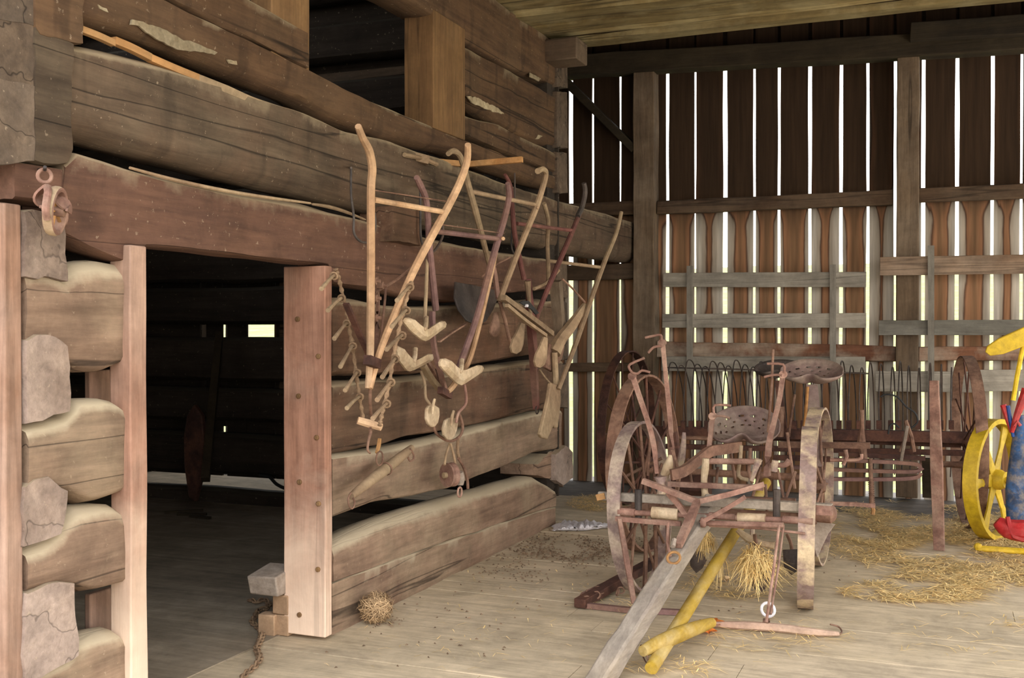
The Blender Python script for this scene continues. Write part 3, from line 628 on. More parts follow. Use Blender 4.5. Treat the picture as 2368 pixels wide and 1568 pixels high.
for poly, X in (([(931,742),(936,735),(944,734),(962,750),(980,763),(988,764),(1022,742),(1029,743),(1033,749),(1031,757),(992,786),(985,789),(976,786),(950,765)], .30),
             ([(915,800),(920,800),(934,818),(950,834),(960,836),(994,818),(1001,819),(1003,828),(1000,834),(958,856),(948,859),(941,856),(925,835)], .28),
             ([(1018,838),(1022,830),(1031,829),(1050,848),(1066,858),(1078,856),(1108,844),(1116,846),(1119,852),(1115,861),(1076,887),(1068,891),(1058,887),(1035,865),(1019,847)], .38)):
    cx = sum(p[0] for p in poly)/len(poly); cy = sum(p[1] for p in poly)/len(poly)
    P_ = [at(a, b, X=X) for a, b in poly]; c = at(cx, cy-4, X=X+.03)
    mb = MB(); n = len(P_); mb.add([p for p in P_]+[V((p.x-.012,p.y,p.z)) for p in P_]+[p.lerp(c,.28)+V((.012,0,0)) for p in P_],
        [(i+n, i, (i+1)%n, (i+1)%n+n) for i in range(n)]+[(i, i+2*n, (i+1)%n+2*n, (i+1)%n) for i in range(n)]+[tuple(range(2*n,3*n)), tuple(range(2*n-1,n-1,-1))])
    sh = mb.build('arrow_shovel', 'paleiron', t, smooth=25)
    mb = MB(); k = at(cx, cy+3, X=X+.02); mb.sweep([at(cx+3, cy-24, X=X-.03), at(cx+2, cy-8, X=X+.01), k], .028, .02, 8); mb.lathe(k, (1,0,0), [(-.005,.012),(.006,.011),(.01,.004)], 10); mb.build('shovel_clip', 'paleiron', sh)
for poly, sx in (([(985,945),(990,938),(1002,936),(1013,943),(1014,960),(1010,978),(1003,987),(996,988),(988,980),(984,968)], (1001,925)),
             ([(1028,972),(1036,966),(1050,966),(1057,976),(1054,995),(1048,1010),(1040,1018),(1033,1017),(1025,1006),(1023,992)], (1045,952))):
    sh = poly_px(t, 'pointed_shovel', poly, 'X', .33, 'paleiron', .02, bevel=.006)
    rod(sh, 'shovel_clip', [(sx[0]+4,sx[1]-2),(sx[0],sx[1]+14),(sx[0]-1,sx[1]+32)], 'X', .36, [6,8,6], 'paleiron', k=3)
rod(t, 'hook_bar', [(1002,985),(1012,1005),(1040,1020),(1062,1010),(1070,990),(1065,965),(1058,950)], 'X', .28, 7, 'rust', k=4)
# C: pale cultivator with hooked handle tips
t = T('walking_cultivator', 1150, 690, .2, 'cultivator with pale hooked-tip handles before a dark mouldboard', 'cultivator', GH)
rod(t, 'handle', [(1036,356,.30),(1048,349,.30),(1062,358,.29),(1072,385,.28),(1082,425,.26),(1100,490,.24),(1122,575,.2),(1142,650,.17)], 'X', .3, [11,13,13,13,15,16,14,12], 'oldwood', k=5)
rod(t, 'handle', [(1243,396,.46),(1254,391,.46),(1262,398,.45),(1259,420,.44),(1240,480,.42),(1205,565,.38),(1176,640,.34),(1155,697,.3)], 'X', .3, [14,13,13,14,15,14,14,13], 'oldwood', k=5)
rod(t, 'rung', [(1084,442,.25),(1236,473,.42)], 'X', .3, 10, 'oldwood')
mb = MB(); mb.ball(at(1243,480,X=.45), .012); mb.build('rung_peg', 'lightwood', t)
rod(t, 'shank', [(1156,697,.3),(1168,740,.28),(1178,785,.28),(1183,792,.28)], 'X', .3, 9, 'rust', k=3)
rod(t, 'brace', [(1115,640,.18),(1150,610,.2),(1180,595,.24)], 'X', .2, 4, 'rust', n=6)
rod(t, 'frame_bar', [(1135,590,.17),(1145,640,.2),(1152,690,.24)], 'X', .2, 9, 'mauve', n=4)
P_ = [(1052,652),(1095,660),(1148,672),(1150,690),(1140,715),(1122,744),(1100,752),(1078,742),(1060,718),(1050,690)]
mb = MB(); W3 = [at(a,b,X=.13+.10*((b-650)/100)**2) for a,b in P_]; mb.plate(W3, (1,0,.2), .012); mb.build('mouldboard', 'iron', t, bevel=.003)
# D: maroon cultivator
t = T('walking_cultivator', 1238, 945, .25, 'cultivator with dark maroon handles and a long maroon beam', 'cultivator', GH)
rod(t, 'handle', [(1168,404,.26),(1180,430,.26),(1184,470,.25),(1190,540,.24),(1202,600,.22),(1212,645,.22)], 'X', .3, [8,10,11,12,12,12], 'maroon', k=5)
rod(t, 'handle', [(1350,424,.46),(1353,445,.46),(1345,480,.45),(1330,520,.43),(1300,590,.40),(1272,655,.36),(1245,722,.3),(1240,745,.28)], 'X', .3, [9,11,11,12,12,12,11,9], 'maroon', k=5)
rod(t, 'handle_grip', [(1350,423,.465),(1353,445,.465),(1346,478,.455),(1336,500,.443)], 'X', .3, [11,12,12,12], 'iron', k=5)
rod(t, 'rung', [(1196,517,.25),(1322,533,.42)], 'X', .3, 9, 'maroon')
rod(t, 'beam', [(1222,645,.24),(1226,720,.25),(1232,800,.26),(1236,880,.26),(1240,945,.26)], 'X', .3, [12,15,16,15,12], 'maroon', n=4, k=3)
ringpart(t, 'end_ring', 1242, 948, 'X', .27, 9, 3, 'iron')
rod(t, 'brace', [(1190,400,.2),(1190,470,.2),(1182,560,.2),(1190,590,.2)], 'X', .3, 4, 'iron', n=6, k=3)
# E: far pale cultivator with wooden beam
t = T('walking_cultivator', 1290, 900, .3, 'cultivator with thin pale handles and rough wooden beam at the crib corner', 'cultivator', GH)
rod(t, 'handle', [(1258,470,.28),(1268,510,.27),(1266,560,.27),(1268,620,.26),(1268,680,.25)], 'X', .3, 10, 'oldwood', k=4)
rod(t, 'handle', [(1437,490,.55),(1425,540,.53),(1400,600,.50),(1371,680,.47),(1335,785,.42),(1292,900,.36)], 'X', .3, [9,10,12,12,12,10], 'oldwood', k=4)
rod(t, 'rung', [(1268,603,.26),(1387,618,.49)], 'X', .3, 8, 'oldwood')
rod(t, 'brace', [(1300,645,.34),(1325,668,.38),(1353,700,.45)], 'X', .3, 5, 'rust', n=6)
rod(t, 'beam', [(1352,706,.42),(1322,752,.38),(1296,785,.33),(1280,815,.3)], 'X', .3, [14,28,30,36], 'oldwood', k=4)
rod(t, 'frame_bar', [(1285,650,.3),(1295,770,.3)], 'X', .3, [24,22], 'post', n=4)
rod(t, 'frame_bar', [(1235,668,.3),(1262,655,.3),(1292,625,.34)], 'X', .3, 8, 'oldwood', k=3)
rod(t, 'frame_bar', [(1248,855,.3),(1262,875,.3),(1276,890,.3)], 'X', .3, 5, 'oldwood', k=3)
rod(t, 'shank', [(1282,815),(1284,860),(1286,895)], 'X', .32, [14,15,18], 'oldwood', k=3)
poly_px(t, 'wooden_blade', [(1270,885),(1292,890),(1293,930),(1286,990),(1280,990),(1276,985),(1262,1016),(1250,1012),(1246,1004),(1256,960),(1264,925)], 'X', .33, 'oldwood', .03, bevel=.008)
poly_px(t, 'wear_plate', [(1266,795),(1302,800),(1296,830),(1275,860),(1258,850)], 'X', .28, 'rust', .03, bevel=.006)
# F: toothed beam with leaf shovels
t = T('cultivator_beam', 1220, 740, .36, 'slanted double wooden beam carrying worn leaf-shaped shovels', 'cultivator beam')
rod(t, 'beam', [(1164,688),(1218,728),(1276,772)], 'X', .36, 12, 'oldwood', n=4, k=3)
rod(t, 'beam', [(1172,706),(1215,742),(1262,776)], 'X', .36, 8, 'oldwood', n=4, k=3)
pl_ = poly_px(t, 'black_plate', [(1200,700),(1208,696),(1222,696),(1246,724),(1238,728),(1228,716)], 'X', .39, 'black', .01)
mb = MB(); mb.lathe(at(1218,707,X=.40), (1,0,0), [(-.01,.011),(.008,.010),(.012,.004)], 10); mb.build('bolt', 'rag', pl_)
rod(t, 'upright', [(1220,650),(1224,700),(1230,750)], 'X', .3, [16,9,8], 'oldwood', k=3)
for cx, cy, s, a in ((1200,785,1,14),(1254,817,1,12),(1147,752,.8,4)):
    pts = []
    for x, y in ((-4,-38),(5,-38),(10,-12),(13,8),(12,24),(3,34),(-7,33),(-13,22),(-13,4),(-8,-14)):
        r = math.radians(a); pts.append((cx+s*(x*math.cos(r)-y*math.sin(r)), cy+s*(x*math.sin(r)+y*math.cos(r))))
    X = .40 if s == 1 else .24
    P_ = [at(p, q, X=X) for p, q in pts]; c = sum(P_, V((0,0,0)))/len(P_)+V((.03,0,0)); n = len(P_)
    mb = MB(); mb.add(P_+[p-V((.012,0,0)) for p in P_]+[c], [(i, (i+1)%n, 2*n) for i in range(n)]+[(i+n, i, (i+1)%n, (i+1)%n+n) for i in range(n)]+[tuple(range(2*n-1,n-1,-1))])
    mb.build('leaf_shovel', 'oldwood' if s == 1 else 'rust', t, smooth=60)
# knotted ropes with pegs
def pegrope(path, pegs, X, label):
    t = T('peg_rope', path[0][0], path[0][1], X, label, 'rope')
    P_ = smooth_pts(PP([(a,b,X) for a,b in path], 'X'), 8); s = mpx(P_[0])
    mb = MB(); mb.sweep(P_, [s*(9+3*math.sin(i*1.7)) for i in range(len(P_))], n=8, wob=.25); mb.build('rope_strand', 'rope', t)
    for (a,b),(c,d) in pegs:
        p = at(a,b,X=X+.02); q = at(c,d,X=X+.10); mb = MB()
        mb.sweep(smooth_pts([p, p.lerp(q,.5)+V((.005,0,.008)), q], 4), lerp_list([s*8,s*8,s*11], 9), n=8); pg = mb.build('peg', 'lightwood' if random.random() < .0 else 'oldwood', t)
        mb = MB(); mb.ball(at(a+4,b-2,X=X+.015), s*9, 8, (1,1,.8)); mb.torus(at(a+2,b,X=X+.02), (q-p), s*8, s*5, s*5, 12, 6); mb.build('knot', 'rope', pg)
pegrope([(776,622),(782,640),(790,672),(800,712),(806,755),(815,800),(822,850),(828,900),(836,945),(840,978)],
        [((770,638),(743,668)),((788,690),(758,718)),((800,748),(773,783)),((814,800),(787,848)),((824,862),(798,903)),((830,918),(802,944))], .08,
        'rope knotted with short wooden pegs, hanging beside the door post')
pegrope([(952,652),(940,690),(930,730),(921,770),(912,812),(906,850),(900,890),(890,930),(882,965),(878,985)],
        [((946,664),(918,695)),((938,718),(906,755)),((928,776),(894,808)),((912,830),(884,872)),((902,884),(872,925)),((892,934),(862,968))], .30,
        'rope knotted with short wooden pegs, hanging across the pale cultivator handle')
t = T('peg_spreader', 855, 985, .2, 'grooved wooden spreader bar at the foot of both pegged ropes', 'spreader bar')
rod(t, 'bar', [(827,972,.15),(855,980,.2),(882,988,.26)], 'X', .2, [18,20,18], 'lightwood', k=4)
rod(t, 'hanger', [(855,990,.22),(857,1000,.22),(852,1020,.22),(850,1040,.22),(856,1048,.22)], 'X', .2, [9,8,6,6,5], 'rust', k=4)
# singletree
t = T('singletree', 880, 1090, .12, 'round wooden singletree hung slantwise on the dusty third log', 'singletree')
rod(t, 'bar', [(812,1148,.14),(840,1125,.13),(882,1092,.12),(925,1058,.12),(952,1036,.12)], 'X', .12, [15,22,27,24,17], 'oldwood', n=12, k=5)
c = at(893,1084,X=.12); mb = MB(); dr = (at(925,1058,X=.12)-at(840,1125,X=.13)); mb.torus(c, dr, 15*mpx(c), .012, .006, 20, 6); mb.build('centre_band', 'rust', t)
ringpart(t, 'centre_ring', 878, 1060, 'X', .15, 16, 4, 'rust')
rod(t, 'end_hook', [(812,1140),(806,1150),(806,1165),(812,1176),(818,1172),(820,1160),(816,1152)], 'X', .16, 4.5, 'rust', k=4)
rod(t, 'end_hook', [(948,1038),(956,1050),(956,1062),(948,1066),(944,1058)], 'X', .14, 4.5, 'rust', k=4)
rod(t, 'hanger', [(878,1014),(876,1030),(871,1048)], 'X', .1, [6,7,6], 'orangewood', n=4, k=2)
# pulley block hanging low
def pulley(name, c, ax, R, w, label, shell='rustpink', wheelm='rustpink', m2='oldwood', strap=None):
    t = thing(name, c, label, 'pulley'); mb = MB(); mb.lathe(c, ax, [(-w/2,R*.5),(-w/2,R),(-w/4,R),(0,R*.88),(w/4,R),(w/2,R),(w/2,R*.5)], 28); mb.build('sheave', wheelm, t)
    mb = MB(); mb.lathe(c, ax, [(-w*.9,.012),(-w*.9,.018),(w*.9,.018),(w*.9,.012)], 12); mb.build('axle_pin', m2, t); return t
c = at(1040,1098,X=.16)
t = pulley('pulley_block', c, (.55,1,0), .072, .05, 'pulley block with pink edged wheel and hook, hung low on the log wall')
rod(t, 'strap', [(1040,1026,.15),(1032,1050,.15),(1028,1075,.16)], 'X', .16, 6, 'oldwood', k=3)
rod(t, 'strap', [(1042,1026,.16),(1050,1055,.18),(1053,1080,.18),(1054,1115,.18)], 'X', .16, 6, 'oldwood', k=3)
rod(t, 'strap', [(1060,1060,.2),(1072,1080,.2),(1080,1105,.2),(1082,1130,.2)], 'X', .16, 7, 'rust', k=3)
rod(t, 'swivel', [(1062,1092,.2),(1064,1108,.2),(1064,1122,.2)], 'X', .16, [18,22,15], 'stone', k=3)
ringpart(t, 'hook_ring', 1063, 1138, 'X', .2, 11, 5, 'rustpink')
rod(t, 'hanger', [(1060,1010,.14),(1058,1040,.14),(1062,1062,.17)], 'X', .16, 8, 'rope', k=3)
# large pulley at upper left
c = at(128,488,X=.12); ax = V((.88,.46,-.12))
t = thing('hay_pulley', c, 'rusty hay pulley hung by a ring at the upper left corner', 'pulley')
mb = MB(); mb.torus(c, ax, .068, .034, .012, 28, 8); mb.torus(c+ax.normalized()*.014, ax, .074, .008, .014, 28, 6); mb.torus(c-ax.normalized()*.014, ax, .074, .008, .014, 28, 6); mb.build('sheave', 'rustpink', t)
mb = MB(); mb.lathe(c, ax, [(-.03,.008),(-.03,.018),(.03,.018),(.034,.008)], 14); mb.build('hub', 'rust', t)
ringpart(t, 'eye_ring', 103, 407, 'X', .09, 15, 9, 'rustpink', ax=(.8,-.5,0))
top = at(108,432,X=.11)
for sgn in (-1, 1):
    o_ = ax.normalized()*.042*sgn; side = V((-.6,.8,0))
    pts = [top, top+o_*.8+V((0,0,-.035)), c+o_*1.0+V((0,0,.02)), c+o_]
    mb = MB(); mb.sweep(smooth_pts(pts, 5), .045, .008, 4, up=ax); mb.build('shell_strap', 'rustpink', t)
side = ax.cross(V((0,0,1))).normalized()
for sgn in (-1, 1):
    pts = [top, c+side*.075*sgn+V((0,0,.055)), c+side*.098*sgn+V((0,0,-.005)), c+side*.08*sgn+V((0,0,-.035))]
    mb = MB(); mb.sweep(smooth_pts(pts, 5), [.03]+[.026]*15, [.02]*16, 8); mb.build('guard_arm', 'rustpink', t)
mb = MB(); mb.torus(c, ax, .080, .030, .008, 28, 6); mb.build('rim_band', 'paleiron', t)
for k in range(5):
    a = k*2*math.pi/5; e1 = ax.orthogonal().normalized(); e2 = ax.normalized().cross(e1); d = e1*math.cos(a)+e2*math.sin(a)
    mb = MB(); mb.sweep([c, c+d*.064], .013, .009, 8); mb.build('spoke', 'orangewood', t)
mb = MB(); mb.sweep([at(104,392,X=.0)-V((.03,0,0)), at(104,392,X=.10), at(104,386,X=.11)], .012, n=8); mb.build('nail', 'iron', t)
# ================================================================== SMALL THINGS AT THE DOOR AND ON THE FLOOR
def block(name, poly, X, L, m, label, cat='block', group=None):
    P_ = [at(a, b, X=X) for a, b in poly]; zmin = min(p.z for p in P_)
    mb = MB(); mb.rings([[p for p in P_], [p-V((L,0,0)) for p in P_]]); o = mb.build(name, m, bevel=.006, jitter=.004); tag(o, label, cat, group); return o
def fblock(name, c, sz, rot, m, label, cat='block'):
    mb = MB(); mb.box((-sz[0]/2,-sz[1]/2,0),(sz[0]/2,sz[1]/2,sz[2])); R_ = Matrix.Rotation(rot, 4, 'Z'); mb.v = [R_@p+V(c) for p in mb.v]
    o = mb.build(name, m, bevel=.006, jitter=.003); tag(o, label, cat); return o
p = at(624,1466,Z=.002); q = at(658,1466,Z=.002); s = .095
fblock('wood_block', p, (s,.072,.105), .05, 'blockwood', 'sawn wood block on the floor, outermost beside the door post')
fblock('wood_block', q, (s,.078,.105), .02, 'blockwood', 'sawn wood block on the floor, tight against the door post')
fblock('wood_block', q+V((0,0,.107)), (s,.08,.10), -.03, 'blockwood', 'sawn wood block topping the pair beside the door post')
b = q+V((-.02,.0,.213)); mb = MB()
prof = [(-.10,0),(.06,-.0),(.08,.13),(-.12,.10)]
mb.rings([[b+V((.05,y,z)) for y,z in prof],[b+V((-.12,y,z)) for y,z in prof]]); tag(mb.build('hewn_offcut','stone',bevel=.008,jitter=.006), 'grey wedge-shaped timber offcut resting on the wood blocks', 'offcut')
# chain on the floor
path = smooth_pts([at(a,b,Z=.014) for a,b in ((574,1386),(592,1392),(612,1388),(622,1396),(614,1408),(598,1412),(590,1425),(584,1438),(596,1450),(606,1462),(602,1480),(594,1500),(600,1522),(588,1542),(566,1560),(550,1590))], 10)
mb = MB(); d = 0; last = path[0]; k = 0
for a in path[1:]:
    d += (a-last).length; last_dir = (a-last).normalized(); last = a
    if d > .026:
        d = 0; k += 1; nrm = V((0,0,1)) if k % 2 else last_dir.cross(V((0,0,1)))
        sd = nrm.cross(last_dir).normalized(); ring = [a+last_dir*math.cos(t_)*.024+sd*math.sin(t_)*.015 for t_ in [2*math.pi*i/12 for i in range(12)]]
        mb.sweep(ring, .010, .010, 6, up=nrm, loop=True)
tag(mb.build('chain','rope'), 'dusty link chain lying across the doorway floor', 'chain')
# hay ball
def tuft(mb, c, n, rad, L, droop=0, w=.002):
    for _ in range(n):
        d = V((random.gauss(0,1), random.gauss(0,1), random.gauss(0,1))).normalized(); p = V(c)+V((d.x*rad[0], d.y*rad[1], d.z*rad[2]))*random.uniform(.5,1)
        t1 = d.cross(V((random.gauss(0,1),random.gauss(0,1),random.gauss(0,1)))).normalized(); l = L*random.uniform(.5,1.2)
        q = p+t1*l*.5+d*l*.1; r = p+t1*l+V((0,0,-droop*l)) 
        for z in (p,q,r): z.z = max(z.z, .002)
        s = t1.cross(d).normalized()*w
        mb.add([p-s,p+s,q+s,q-s,r], [(0,1,2,3),(3,2,4)])
c = at(870,1410,X=.10); c.z = .085
mb = MB(); tuft(mb, c, 1800, (.085,.10,.08), .055, w=.0016); mb.ball(c, .07, 10, (1,1,.95)); tag(mb.build('hay_clump','hay',fix=False), 'round ball of dry hay against the bottom log', 'hay clump')
# rag
mb = MB(); c = at(1352,1222,Z=0); ux = (at(1430,1222,Z=0)-at(1285,1222,Z=0))/2; uy = (at(1350,1204,Z=0)-at(1350,1236,Z=0))/2; rows = []
for j in range(17):
    v = -1+2*j/16; row = []
    for i in range(33):
        u = -1+2*i/32; r = 1-.25*noise.noise(V((u*2,v*2,3))); k = (1-abs(v)**2*.6-(.5*u if u > 0 else 0))
        p = c+ux*u*r+uy*v*k*r*(1 if u < .5 else .6); e = max(0, 1-max(abs(u),abs(v))**4)
        p.z = .006+(.045*abs(noise.noise(V((u*5,v*4,0))))+.03*abs(noise.noise(V((u*11,v*8,5))))+.015)*e; row.append(p)
    rows.append(row)
mb.rings(rows, close=False, cap=False); tag(mb.build('rag','rag',smooth=180), 'crumpled pale grey rag on the floor by the crib corner', 'rag')
# inside the crib
t = rod(None, 'leaning_pole', [(508,770,7.8),(492,930,7.5),(475,1110,7.1)], 'Y', 7.5, [16,18,18], 'postdark', n=4); tag(t, 'dark pole leaning on the far wall inside the crib', 'pole')
t = rod(None, 'rubber_hose', [(600,1098),(622,1102),(640,1120),(668,1132),(700,1134)], 'Y', 7.88, 8, 'black', k=5); tag(t, 'black hose hanging low on the far wall inside the crib', 'hose')
pts = [(440,1150),(430,1080),(428,1010),(436,960),(452,935),(470,960),(476,1030),(470,1100),(455,1160)]
P_ = [at(a,b,Y=7.3) for a,b in pts]; mb = MB(); mb.plate(P_, (0,1,0), .05)
tag(mb.build('mouldboard_plate','rustdark',bevel=.01), 'dark curved iron plate standing in the shadow inside the crib', 'iron plate')
for i in range(3):
    a = at(380+30*i,1185+4*i,Z=.02); b = at(470+8*i,1180+9*i,Z=.02); mb = MB(); mb.sweep([a,b],.03,.02,4); tag(mb.build('dark_slat','postdark'), None, 'slat', 'slats on the crib floor'); 
    C.objects[-1]['label'] = 'dark narrow slat lying on the floor inside the crib'
# ================================================================== MACHINES ON THE BARN FLOOR
def wheel(parent, name, c, ax, R, rw, rh, spokes, mrim, mspoke, hub=(.10,.05), sp=.018, seg=48, flat=False, tread=0):
    c = V(c); ax = V(ax).normalized(); e1 = ax.orthogonal().normalized(); e2 = ax.cross(e1)
    mb = MB(); mb.torus(c, ax, R-rh/2, rw, rh, seg, 4); w = mb.build(name, mrim, parent, smooth=30)
    mb = MB(); L, r = hub; mb.lathe(c, ax, [(-L/2,r*.5),(-L/2,r*.75),(-L*.3,r),(L*.3,r),(L/2,r*.75),(L/2,r*.5)], 18); mb.build('hub', mspoke, w)
    for k in range(spokes):
        a = 2*math.pi*(k+.3)/spokes; d = e1*math.cos(a)+e2*math.sin(a); o_ = ax*(L*.3*(1 if k % 2 else -1))
        mb = MB()
        if flat: mb.sweep([c+d*r*.8, c+d*(R*.55), c+d*(R-rh*.6)], [.11,.06,.12], [.03,.03,.04], 8, up=ax)
        else: mb.sweep([c+o_+d*r*.7, c+d*(R-rh)], sp, n=6)
        mb.build('spoke', mspoke, w)
    return w
def seat(parent, c, W, tilt, m='seat', holes=True, yaw=0):
    """pressed iron implement seat, front (pommel notch) towards -Y"""
    R_ = Matrix.Rotation(yaw, 4, 'Z') @ Matrix.Rotation(tilt, 4, 'X'); D_ = W*.76
    nr, na = 22, 64; H = set()
    def prof(r, a):
        x = math.sin(a)*W/2; y = math.cos(a)*D_/2
        if math.cos(a) < 0:
            s = math.sin(a); y *= 1-.60*math.exp(-(s/.30)**2); x *= 1.0
        z = .070*r**2.4 + .03*max(0, math.cos(a))*r**2 + (.012 if r > .97 else 0)
        if math.cos(a) < 0: z -= .018*r*abs(math.sin(a))
        return V((x*r, y*r, z))
    P_ = [[prof((i+.25)/(nr+.25)*1.0 if i < nr else 1.0, 2*math.pi*j/na) for j in range(na)] for i in range(nr+1)]
    vs = [p for r in P_ for p in r]; fs = []
    for i in range(nr):
        for j in range(na):
            a = 360*j/na; hole = False
            if holes:
                up_ = not (140 < a < 220)
                if i in (17,) and up_ and (j % 5) in (1,2): hole = True
                if i in (14,) and up_ and (j % 5) in (3,): hole = True
                if i in (11,) and up_ and (j % 6) in (1,2): hole = True
            if not hole: fs.append((i*na+j, i*na+(j+1)%na, (i+1)*na+(j+1)%na, (i+1)*na+j))
    fs.append(tuple(range(na))[::-1]); mb = MB(); mb.add([R_@p+V(c) for p in vs], fs); o = mb.build('seat', m, parent, smooth=50)
    so = o.modifiers.new('th', 'SOLIDIFY'); so.thickness = .007; so.offset = 0; return o
def yrod(t, name, pts, Y, w, m, **k): return rod(t, name, pts, 'Y', Y, w, m, **k)
def straws(mb, c, n, spread, L, w=.0018, fall=1.0):
    for _ in range(n):
        a = random.uniform(0, 6.28); r = random.random(); p = V(c)+V((math.cos(a)*spread*.35*r, math.sin(a)*spread*.35*r, random.uniform(-.01,.03)))
        out = V((math.cos(a)+random.gauss(0,.3), math.sin(a)+random.gauss(0,.3), 0)).normalized()*spread*random.uniform(.2,1); l = L*random.uniform(.5,1.15)
        q = p+out*.5+V((0,0,-l*.35)); s = p+out+V((0,0,-l*fall))
        for z in (q,s): z.z = max(z.z, .004)
        sd = out.cross(V((0,0,1))).normalized()*w; mb.add([p-sd,p+sd,q+sd,q-sd,s+sd*.4,s-sd*.4], [(0,1,2,3),(3,2,4,5)])
# ---------------------------------------------------------------- riding cultivator in front
t = thing('riding_cultivator', (1.68,6.2,0), 'rusty two-wheeled riding cultivator with holed iron seat and grey pole', 'cultivator')
WL = at(1484,1170,Y=6.2).x; WR = at(1868,1180,Y=6.2).x
wheel(t, 'wheel', (WL,6.2,.505), (1,-.05,.06), .505, .075, .016, 12, 'rimgrey', 'rust')
wheel(t, 'wheel', (WR,6.2,.505), (1,.10,-.02), .505, .085, .018, 12, 'rim', 'rust')
mb = MB(); mb.sweep([(WL-.06,6.2,.505),(WR+.12,6.2,.505)], .035, n=10); mb.build('axle', 'rust', t)
mb = MB(); p = at(1922,1188,Y=6.2); mb.lathe(p, (1,0,0), [(-.14,.03),(-.14,.05),(0,.055),(.02,.04),(.03,.02)], 14); mb.build('hub_cap', 'rust', t)
# pole
a = at(1650,1160,Y=5.95); b = at(1388,1572,D=4.62)
mb = MB(); n = 16; d = (b-a); ext = [a+d*i/n for i in range(n+1)]+[b+d*.25]; mb.sweep(ext, [.085]*8+[.092]*10, [.10]*18, 4); mb.build('pole', 'polegrey', t, bevel=.012, jitter=.006)
top = lambda px, py, dY=0: at(px, py, Y=5.62+dY)
# evener of grey wood with iron ferrules
yrod(t, 'evener', [(1384,1146),(1560,1156),(1760,1166),(1925,1176)], 5.78, [14,22,26,24], 'polegrey', n=4, hpx=20, bevel=.004)
for px in (1476, 1796): yrod(t, 'ferrule', [(px,1132),(px,1200)], 5.75, 17, 'iron', n=8)
yrod(t, 'evener_tip', [(1381,1150),(1400,1146)], 5.77, 14, 'orangewood', n=4)
yrod(t, 'evener_tip', [(1888,1178),(1926,1180)], 5.77, 22, 'rustpink', n=4)
# round draft pipe with cast collars
yrod(t, 'draft_pipe', [(1430,1184),(1600,1192),(1880,1206)], 5.72, 13, 'rustpink', n=12)
for a_, b_, w_ in (((1430,1183),(1468,1186),19),((1508,1185),(1568,1190),28),((1640,1192),(1700,1196),16),((1706,1197),(1770,1200),24),((1810,1201),(1880,1206),18)):
    yrod(t, 'collar', [a_, b_], 5.715, w_, 'paleiron' if w_ > 22 else 'rustpink', n=12)
yrod(t, 'front_bar', [(1424,1199),(1500,1206),(1575,1211)], 5.64, 11, 'rustpink', n=4)
yrod(t, 'front_bar', [(1618,1209),(1700,1212),(1812,1215)], 5.64, 14, 'rustpink', n=8)
yrod(t, 'tie_rod', [(1640,1216),(1760,1222),(1862,1234)], 5.68, 6, 'rustpink', n=6)
# angle iron hounds over the pole
yrod(t, 'hound_bar', [(1486,1112),(1545,1134),(1608,1158)], 5.66, 16, 'rustpink', n=4, hpx=12)
yrod(t, 'hound_bar', [(1766,1120),(1690,1142),(1614,1160)], 5.66, 14, 'rustpink', n=4, hpx=12)
yrod(t, 'hound_bar', [(1614,1158,5.66),(1594,1205,5.5),(1568,1262,5.35)], 5.6, [14,18,15], 'rustpink', n=4)
yrod(t, 'hound_bar', [(1545,1140),(1568,1165),(1590,1196)], 5.72, 12, 'rustpink', n=4)
yrod(t, 'hound_bar', [(1722,1150),(1680,1176),(1636,1200),(1622,1210)], 5.60, [20,18,17,16], 'rustpink', n=4, hpx=10, k=3)
mb = MB(); c = at(1626,1208,Y=5.6); mb.torus(c, (1,.2,0), .022, .03, .012, 20, 6); mb.build('hound_eye', 'rustpink', t)
yrod(t, 'cross_bar', [(1545,1119),(1640,1123),(1765,1128)], 6.0, 12, 'rustpink', n=4)
yrod(t, 'cross_bar', [(1600,1066),(1690,1067),(1760,1068)], 6.25, 14, 'rustpink', n=10)
yrod(t, 'cross_bar', [(1720,1155),(1840,1160)], 6.05, 14, 'rust', n=4)
# clevis on the pole
mb = MB(); c = at(1558,1290,Y=5.25); mb.torus(c, (0,-1,.8), .032, .014, .014, 18, 6); mb.build('clevis', 'orangewood', t)
yrod(t, 'clevis_rod', [(1545,1210,5.5),(1543,1255,5.38),(1550,1285,5.27)], 5.4, 7, 'rustpink', n=6)
yrod(t, 'clevis_pin', [(1560,1248,5.36),(1556,1264,5.32)], 5.3, 12, 'stone', n=6)
# levers
def lever(pts, Y, w, grips, nm='lever'):
    l = yrod(t, nm, pts, Y, w, 'rustpink', n=4, k=3)
    for g in grips: rod(l, 'grip', g, 'Y', Y-.02, 6, 'rustpink', n=8, k=3)
    p = at(*pts[0][:2], Y=Y); mb = MB(); mb.lathe(p+V((0,-.02,-.01)), (0,1,0), [(0,.022),(.04,.022)], 10); mb.build('ratchet_head', 'rustpink', l)
lever([(1462,866),(1478,915),(1500,980),(1512,1030),(1520,1095)], 6.1, [11.0,10.2,10.2,10.2,8.5], [[(1464,864),(1455,852),(1458,842),(1490,828)],[(1462,862),(1474,864),(1485,857),(1503,861)]])
lever([(1532,788),(1538,850),(1545,920),(1552,1000),(1556,1095)], 6.35, [9.3,8.5,9.3,9.3,8.5], [[(1530,788),(1528,775),(1510,777),(1492,781)],[(1530,800),(1512,803),(1499,816)]])
lever([(1648,958),(1644,1000),(1638,1052)], 6.3, [11.0,10.2,10.2], [[(1651,955),(1653,937),(1690,938)],[(1650,962),(1670,962),(1688,967)]])
lever([(1811,862),(1803,920),(1790,975),(1778,1030),(1774,1100)], 6.2, [11.0,10.2,11.0,13.6,12.8], [[(1813,862),(1811,843),(1774,841)],[(1808,868),(1790,867),(1767,872)]])
yrod(t, 'trip_rod', [(1788,808),(1784,900),(1776,1000)], 6.25, 6, 'rust', n=6)
